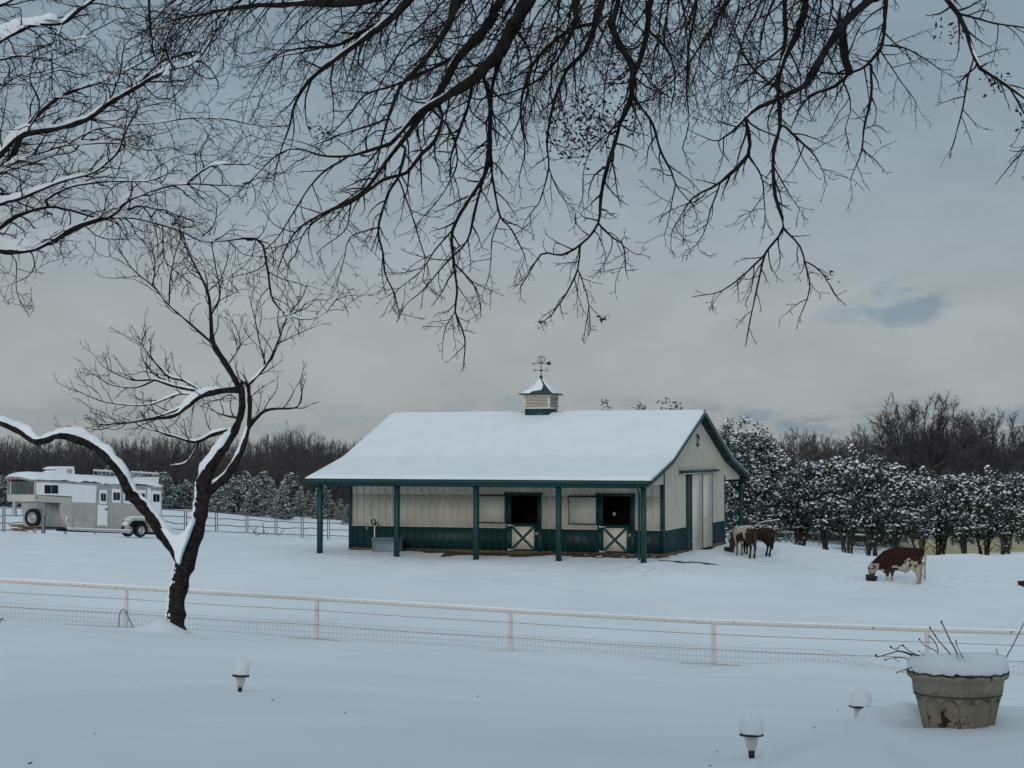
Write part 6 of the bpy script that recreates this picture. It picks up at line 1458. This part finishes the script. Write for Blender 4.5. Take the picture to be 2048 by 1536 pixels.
# ------------------------------------------------------------------ flower pot on the bed
PS = 9.15 / F
pot = thing('flower_pot', 'large weathered cream urn pot heaped with snow and bare stems', 'flower pot', (POT[0], POT[1], gz(POT[0], POT[1])))
zg_ = float(pot.location[2]); zbot = at(1916, 1455, 9.15)[2] - zg_
zl = at(1916, 1344, 9.15)[2] - zg_; zband = at(1916, 1385, 9.15)[2] - zg_
m = mat('crackled_pot', (.34, .285, .215), .85, .22, 7, .35, 34, spec=.15, col2=(.12, .05, .022), thr=(.34, .375)); M['pot'] = m
n_ = m.node_tree; b_ = n_.nodes['Principled BSDF']; tcx = n_.nodes.new('ShaderNodeTexCoord'); vo = n_.nodes.new('ShaderNodeTexVoronoi'); vo.feature = 'DISTANCE_TO_EDGE'; vo.inputs['Scale'].default_value = 11
ns = n_.nodes.new('ShaderNodeTexNoise'); ns.inputs['Scale'].default_value = 7; ad = n_.nodes.new('ShaderNodeMixRGB'); ad.inputs[0].default_value = .22
n_.links.new(tcx.outputs['Object'], ns.inputs[0]); n_.links.new(tcx.outputs['Object'], ad.inputs[1]); n_.links.new(ns.outputs['Color'], ad.inputs[2]); n_.links.new(ad.outputs[0], vo.inputs['Vector'])
mr = n_.nodes.new('ShaderNodeMapRange'); mr.inputs[1].default_value = .0; mr.inputs[2].default_value = .016; n_.links.new(vo.outputs['Distance'], mr.inputs[0])
ns2 = n_.nodes.new('ShaderNodeTexNoise'); ns2.inputs['Scale'].default_value = 4; n_.links.new(tcx.outputs['Object'], ns2.inputs[0]); mr2 = n_.nodes.new('ShaderNodeMapRange'); mr2.inputs[1].default_value = .42; mr2.inputs[2].default_value = .50; n_.links.new(ns2.outputs[0], mr2.inputs[0])
inv = n_.nodes.new('ShaderNodeMath'); inv.operation = 'MAXIMUM'; n_.links.new(mr.outputs[0], inv.inputs[0]); iv2 = n_.nodes.new('ShaderNodeMath'); iv2.operation = 'SUBTRACT'; iv2.inputs[0].default_value = 1; n_.links.new(mr2.outputs[0], iv2.inputs[1]); n_.links.new(iv2.outputs[0], inv.inputs[1])
old = b_.inputs['Base Color'].links[0].from_socket; mx = n_.nodes.new('ShaderNodeMixRGB'); mx.inputs[1].default_value = (.045, .035, .028, 1); n_.links.new(inv.outputs[0], mx.inputs[0]); n_.links.new(old, mx.inputs[2]); n_.links.new(mx.outputs[0], b_.inputs['Base Color'])
r = lambda px: px * PS
pf = [(r(60), -.10), (r(69), zbot - .0)]
for t in np.linspace(.02, .985, 44): pf.append((r(69 + 16 * t), zbot + (zband - zbot) * t))
pf += [(r(86.5), zband - .006), (r(84.5), zband - .002), (r(84.5), zband + .003), (r(87), zband + .008), (r(88.5), zl - .055), (r(90), zl - .035), (r(97), zl - .022), (r(99), zl - .012), (r(99), zl + .004), (r(96), zl + .010), (r(90), zl - .01), (r(86), zl - .06)]
def flutes(v, th):
    zz = v[:, :, 2]; lo, hi = zbot, zband
    ph_ = ((th % (2 * math.pi)) * 14 / (2 * math.pi)) % 1 - .5           # 14 arched flutes
    d = abs(ph_)[None, :] * 2; topz = hi - .012 - .05 * (1 - np.sqrt(np.clip(1 - d ** 2, 0, 1)))
    ins = (zz < topz) & (zz > lo + .004); dep = np.where(ins, .016 * (1 - d ** 5), 0)
    rr = np.hypot(v[:, :, 0], v[:, :, 1]); f = (rr - dep) / rr; v[:, :, 0] *= f; v[:, :, 1] *= f; return v
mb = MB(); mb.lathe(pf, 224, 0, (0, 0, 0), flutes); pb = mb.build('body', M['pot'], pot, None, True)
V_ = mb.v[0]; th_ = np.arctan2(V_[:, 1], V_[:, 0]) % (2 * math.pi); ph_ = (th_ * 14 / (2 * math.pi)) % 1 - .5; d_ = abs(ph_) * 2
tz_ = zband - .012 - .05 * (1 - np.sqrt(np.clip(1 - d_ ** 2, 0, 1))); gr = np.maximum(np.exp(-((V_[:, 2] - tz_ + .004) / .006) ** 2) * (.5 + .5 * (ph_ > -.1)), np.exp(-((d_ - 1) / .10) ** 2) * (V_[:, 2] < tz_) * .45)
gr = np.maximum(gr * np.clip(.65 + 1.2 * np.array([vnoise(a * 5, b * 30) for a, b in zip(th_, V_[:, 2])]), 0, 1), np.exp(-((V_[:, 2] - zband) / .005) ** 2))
at_ = pb.data.color_attributes.new('grime_shade', 'FLOAT_COLOR', 'POINT'); at_.data.foreach_set('color', np.column_stack([gr, gr, gr, np.ones_like(gr)]).ravel())  # grime on arch edges and band that also paints in the groove shade
ga = n_.nodes.new('ShaderNodeAttribute'); ga.attribute_name = 'grime_shade'; gm = n_.nodes.new('ShaderNodeMixRGB'); n_.links.new(ga.outputs['Fac'], gm.inputs[0]); n_.links.new(mx.outputs[0], gm.inputs[1]); gm.inputs[2].default_value = (.06, .045, .032, 1); n_.links.new(gm.outputs[0], b_.inputs['Base Color'])
# rusty peeling low on the left of the front
rn = n_.nodes.new('ShaderNodeTexNoise'); rn.inputs['Scale'].default_value = 22; rn.inputs['Detail'].default_value = 3; n_.links.new(tcx.outputs['Object'], rn.inputs[0])
sx3 = n_.nodes.new('ShaderNodeVectorMath'); sx3.operation = 'DISTANCE'; n_.links.new(tcx.outputs['Object'], sx3.inputs[0]); sx3.inputs[1].default_value = (-.10, -.17, zbot + .055)
r3 = n_.nodes.new('ShaderNodeMapRange'); r3.inputs[1].default_value = .0; r3.inputs[2].default_value = .10; r3.inputs[3].default_value = .20; r3.inputs[4].default_value = -.12; n_.links.new(sx3.outputs['Value'], r3.inputs[0])
a3 = n_.nodes.new('ShaderNodeMath'); a3.operation = 'ADD'; n_.links.new(rn.outputs[0], a3.inputs[0]); n_.links.new(r3.outputs[0], a3.inputs[1]); r4 = n_.nodes.new('ShaderNodeMapRange'); r4.inputs[1].default_value = .60; r4.inputs[2].default_value = .64; n_.links.new(a3.outputs[0], r4.inputs[0])
g2 = n_.nodes.new('ShaderNodeMixRGB'); n_.links.new(r4.outputs[0], g2.inputs[0]); n_.links.new(gm.outputs[0], g2.inputs[1]); g2.inputs[2].default_value = (.060, .033, .019, 1); n_.links.new(g2.outputs[0], b_.inputs['Base Color'])
mb = MB(); mb.lathe([(r(99.6), zl + .003), (r(99.4), zl + .009), (r(97), zl + .011)], 90, 0, (0, 0, 0), lambda v, th: v + np.stack([0 * v[:, :, 0], 0 * v[:, :, 1], .004 * np.sin(th * 17)[None] * np.ones((3, 1)) + .003 * np.sin(th * 41)[None]], -1)); mb.build('lip', M['deadleaf'], pot, None, True)
def sw(v, th):
    n = np.array([[vnoise(a * 1.6 + 3, i * .6) for a in th] for i in range(len(v))]); n[:, -1] = n[:, 0]
    hv = .018 * np.sin(th * 2 + .6) + .010 * np.sin(th * 3 + 2); v[1:, :, 2] += hv[None] * np.linspace(.4, 1, len(v) - 1)[:, None] ; v[:, :, 2] += n * .012
    v[0, :, 2] += .006 * np.sin(th * 23) + .004 * np.sin(th * 37 + 1); return v
mb = MB(); mb.lathe([(r(97), zl + .008), (r(98.5), zl + .024), (r(98), zl + .05), (r(93), zl + .073), (r(82), zl + .082), (r(60), zl + .080), (r(35), zl + .074), (.002, zl + .074)], 72, 0, (0, 0, 0), sw); mb.build('snow', M['snow'], pot, None, True)
mb = MB(); o_ = np.array(pot.location); st_ = random.Random(3)
for pts, r_ in (([(1860, 1256), (1874, 1277), (1890, 1296), (1913, 1322)], .0042), ([(1883, 1244), (1893, 1265), (1900, 1280), (1911, 1300), (1916, 1312), (1914, 1320)], .0048), ([(1839, 1279), (1845, 1288), (1862, 1297), (1875, 1304), (1878, 1315)], .0036), ([(1859, 1273), (1866, 1279), (1873, 1290), (1877, 1303)], .0036), ([(1912, 1282), (1913, 1290), (1922, 1308), (1928, 1320)], .0034),
 ([(1752, 1311), (1754, 1314), (1780, 1307), (1800, 1302), (1822, 1308), (1840, 1312)], .0048), ([(1781, 1294), (1797, 1302), (1812, 1306), (1825, 1312)], .004), ([(1806, 1291), (1814, 1299), (1830, 1308), (1845, 1314)], .0042), ([(1770, 1320), (1782, 1316), (1800, 1315), (1819, 1319)], .0036), ([(1795, 1297), (1800, 1291), (1806, 1292)], .003), ([(1794, 1345), (1805, 1341), (1818, 1337), (1828, 1333)], .003), ([(1838, 1302), (1846, 1308), (1850, 1315)], .0026), ([(1791, 1318), (1797, 1323), (1799, 1322)], .0024),
 ([(2052, 1238), (2040, 1262), (2026, 1290), (2009, 1322)], .0036), ([(1874, 1277), (1870, 1268)], .0024), ([(1993, 1300), (1995, 1306), (1996, 1312)], .003)):
    dY = st_.uniform(-.16, .10); q = smooth_path([at(a, b, 9.15 + dY * (1 - i / len(pts))) - o_ for i, (a, b) in enumerate(pts)], .02); mb.tube(q, np.linspace(r_ * .6, r_ * .8, len(q)) * np.array([1 + .18 * st_.uniform(-1, 1) for _ in q]), 6)
    if len(pts) > 2: mb.lathe([(.001, -r_ * 1.6), (r_ * 1.5, 0), (.001, r_ * 2)], 6, 0, q[0])
mb.build('stems', mat('dead_stem', (.09, .065, .055), .85, .35, 40, .3, 90), pot)

# ------------------------------------------------------------------ path lamps
def path_lamp(px, py_cap, py_base, Y, lab, dome=(1.0, 1.0), tilt=0, wcap=.075, sunk=0.0):
    c = at(px, py_cap, Y); b = at(px, py_base, Y); z0 = gz(c[0], c[1])
    o = thing('path_lamp', lab, 'path light', (c[0], c[1], z0), random.Random(px).uniform(0, 6), 'low path lamps with snow caps'); h = c[2] - z0
    o.rotation_euler = (0, R(tilt), 0)
    mb = MB(); mb.lathe([(.001, h - .008), (.048, h - .006), (wcap, h - .012), (wcap + .002, h - .006), (wcap - .006, h + .004), (.03, h + .02), (.001, h + .025)], 28); mb.build('cap', M['dark_plastic'], o, None, True)
    mb = MB(); mb.lathe([(.046, h - .006), (.045, h - .018), (.040, h - .045), (.034, h - .078), (.028, h - .098), (.020, h - .104)], 26); mb.build('lamp_shade', M['frost'], o, None, True)
    mb = MB(); mb.lathe([(.012, h - .098), (.020, h - .100), (.020, h - .140), (.017, h - .145), (.017, -.25)], 18); mb.build('stem', M['dark_plastic'], o, None, True)
    H_ = .115 * dome[1]; w_ = wcap * dome[0]; sd0 = px * .37
    def wv(v, th): f = 1 + .035 * np.sin(th * 2 + sd0) + .02 * np.sin(th * 5 + sd0 * 2); v[:, :, 0] *= f; v[:, :, 1] *= f; dz_ = np.clip(v[:, :, 2] - h, 0, 1); v[:, :, 0] += .16 * math.sin(sd0) * dz_; v[:, :, 1] += .12 * math.cos(sd0) * dz_; v[:, :, 2] += .006 * np.sin(th * 3 + sd0)[None] * (dz_ > .02); return v
    tp = dome[2] if len(dome) > 2 else .5
    pr = [(w_ * .93, h - .002), (w_ * 1.0, h + H_ * .10)] + [(w_ * (math.cos(a) ** tp), h + H_ * (.12 + .88 * math.sin(a))) for a in np.linspace(.12, math.pi / 2 - .03, 10)] + [(.001, h + H_)]
    mb = MB(); mb.lathe(pr, 30, 0, (0, 0, 0), wv); mb.build('snow', M['snow'], o, None, True)
path_lamp(1503, 1467, 1516, 10.9, 'path lamp with tall round snow cap at bottom right, before the raised bed', (1.0, 1.0, .5))
path_lamp(480, 1350, 1382, 15.3, 'path lamp with a narrow pointed snow cap, alone in the yard below the leaning tree', (.88, 1.3, .85), 3)
path_lamp(1718, 1411, 1447, 12.4, 'path lamp half hidden behind the snowy bed beside the urn pot', (1.0, .98, .55), 2)
path_lamp(-4, 1237, 1268, 23.5, 'path lamp at the left edge of the yard, mostly out of view', (1.0, 1.0, .6))
# flecks of fallen leaf on the yard snow
fl = random.Random(12)
leafp = [(545, 1401), (955, 1394), (510, 1383), (1747, 1369), (1779, 1387), (1675, 1422), (1435, 1505), (1628, 1457), (275, 1365), (690, 1427), (190, 1468), (60, 1528), (1420, 1533)]
for i, (px, py) in enumerate(leafp):
    Y = 12.0
    for _ in range(30):
        p = at(px, py, Y); dz = p[2] - gz(p[0], p[1]); Y += dz * Y / max(.5, CZ - p[2]) * .8
    s_ = fl.uniform(.008, .014); mb = MB(); a = fl.uniform(0, 6); d = np.array([math.cos(a), math.sin(a), .3]); e = np.array([-math.sin(a), math.cos(a), .5])
    mb.prism([-d * s_, e * s_ * .5, d * s_ * 1.2, -e * s_ * .5], (0, 0, .003)); o = mb.build('fallen_leaf', M['deadleaf']); o.location = p + [0, 0, .004]
    tag(o, 'tiny dark fallen leaf fleck lying on the yard snow', 'leaf', 'leaf flecks on the yard snow')

# ------------------------------------------------------------------ added building, unseen behind the camera, put there to shade the near yard
hz_ = min(gz(-8, -1.5), gz(7, -1.5)) - .3
added_house = thing('added_house', 'added unseen building, cream sided with a snowy gabled roof, shading the near yard', 'added_house', (0, -1.2, hz_))
mb = MB(); mb.box((-10, -9.5, 0), (8, 0, 5.3)); mb.build('wall', M['cream'], added_house)
mb = MB(); rp = [(-10.6, -10.4, 5.2), (-10.6, -4.75, 7.9), (-10.6, .9, 5.2), (-10.6, .9, 5.4), (-10.6, -4.75, 8.15), (-10.6, -10.4, 5.4)]
mb.prism(rp, (19.2, 0, 0)); rf = mb.build('roof', M['green_dark'], added_house)
mb = MB(); mb.prism([(-10.6, -10.4, 5.402), (-10.6, -4.75, 8.152), (-10.6, .9, 5.402), (-10.6, .9, 5.52), (-10.6, -4.75, 8.28), (-10.6, -10.4, 5.52)], (19.2, 0, 0)); mb.build('snow', M['snow'], rf)
for x in (-7, -3.5, 2.2, 5.4):
    for z in (1.2,):
        mb = MB(); mb.box((x - .6, .002, z - .1), (x + .6, .06, z + 1.5)); wd_ = mb.build('window', M['white_paint'], added_house)
        mb = MB(); mb.box((x - .5, .0605, z), (x + .5, .07, z + 1.4)); mb.build('pane', M['glass_dark'], wd_)
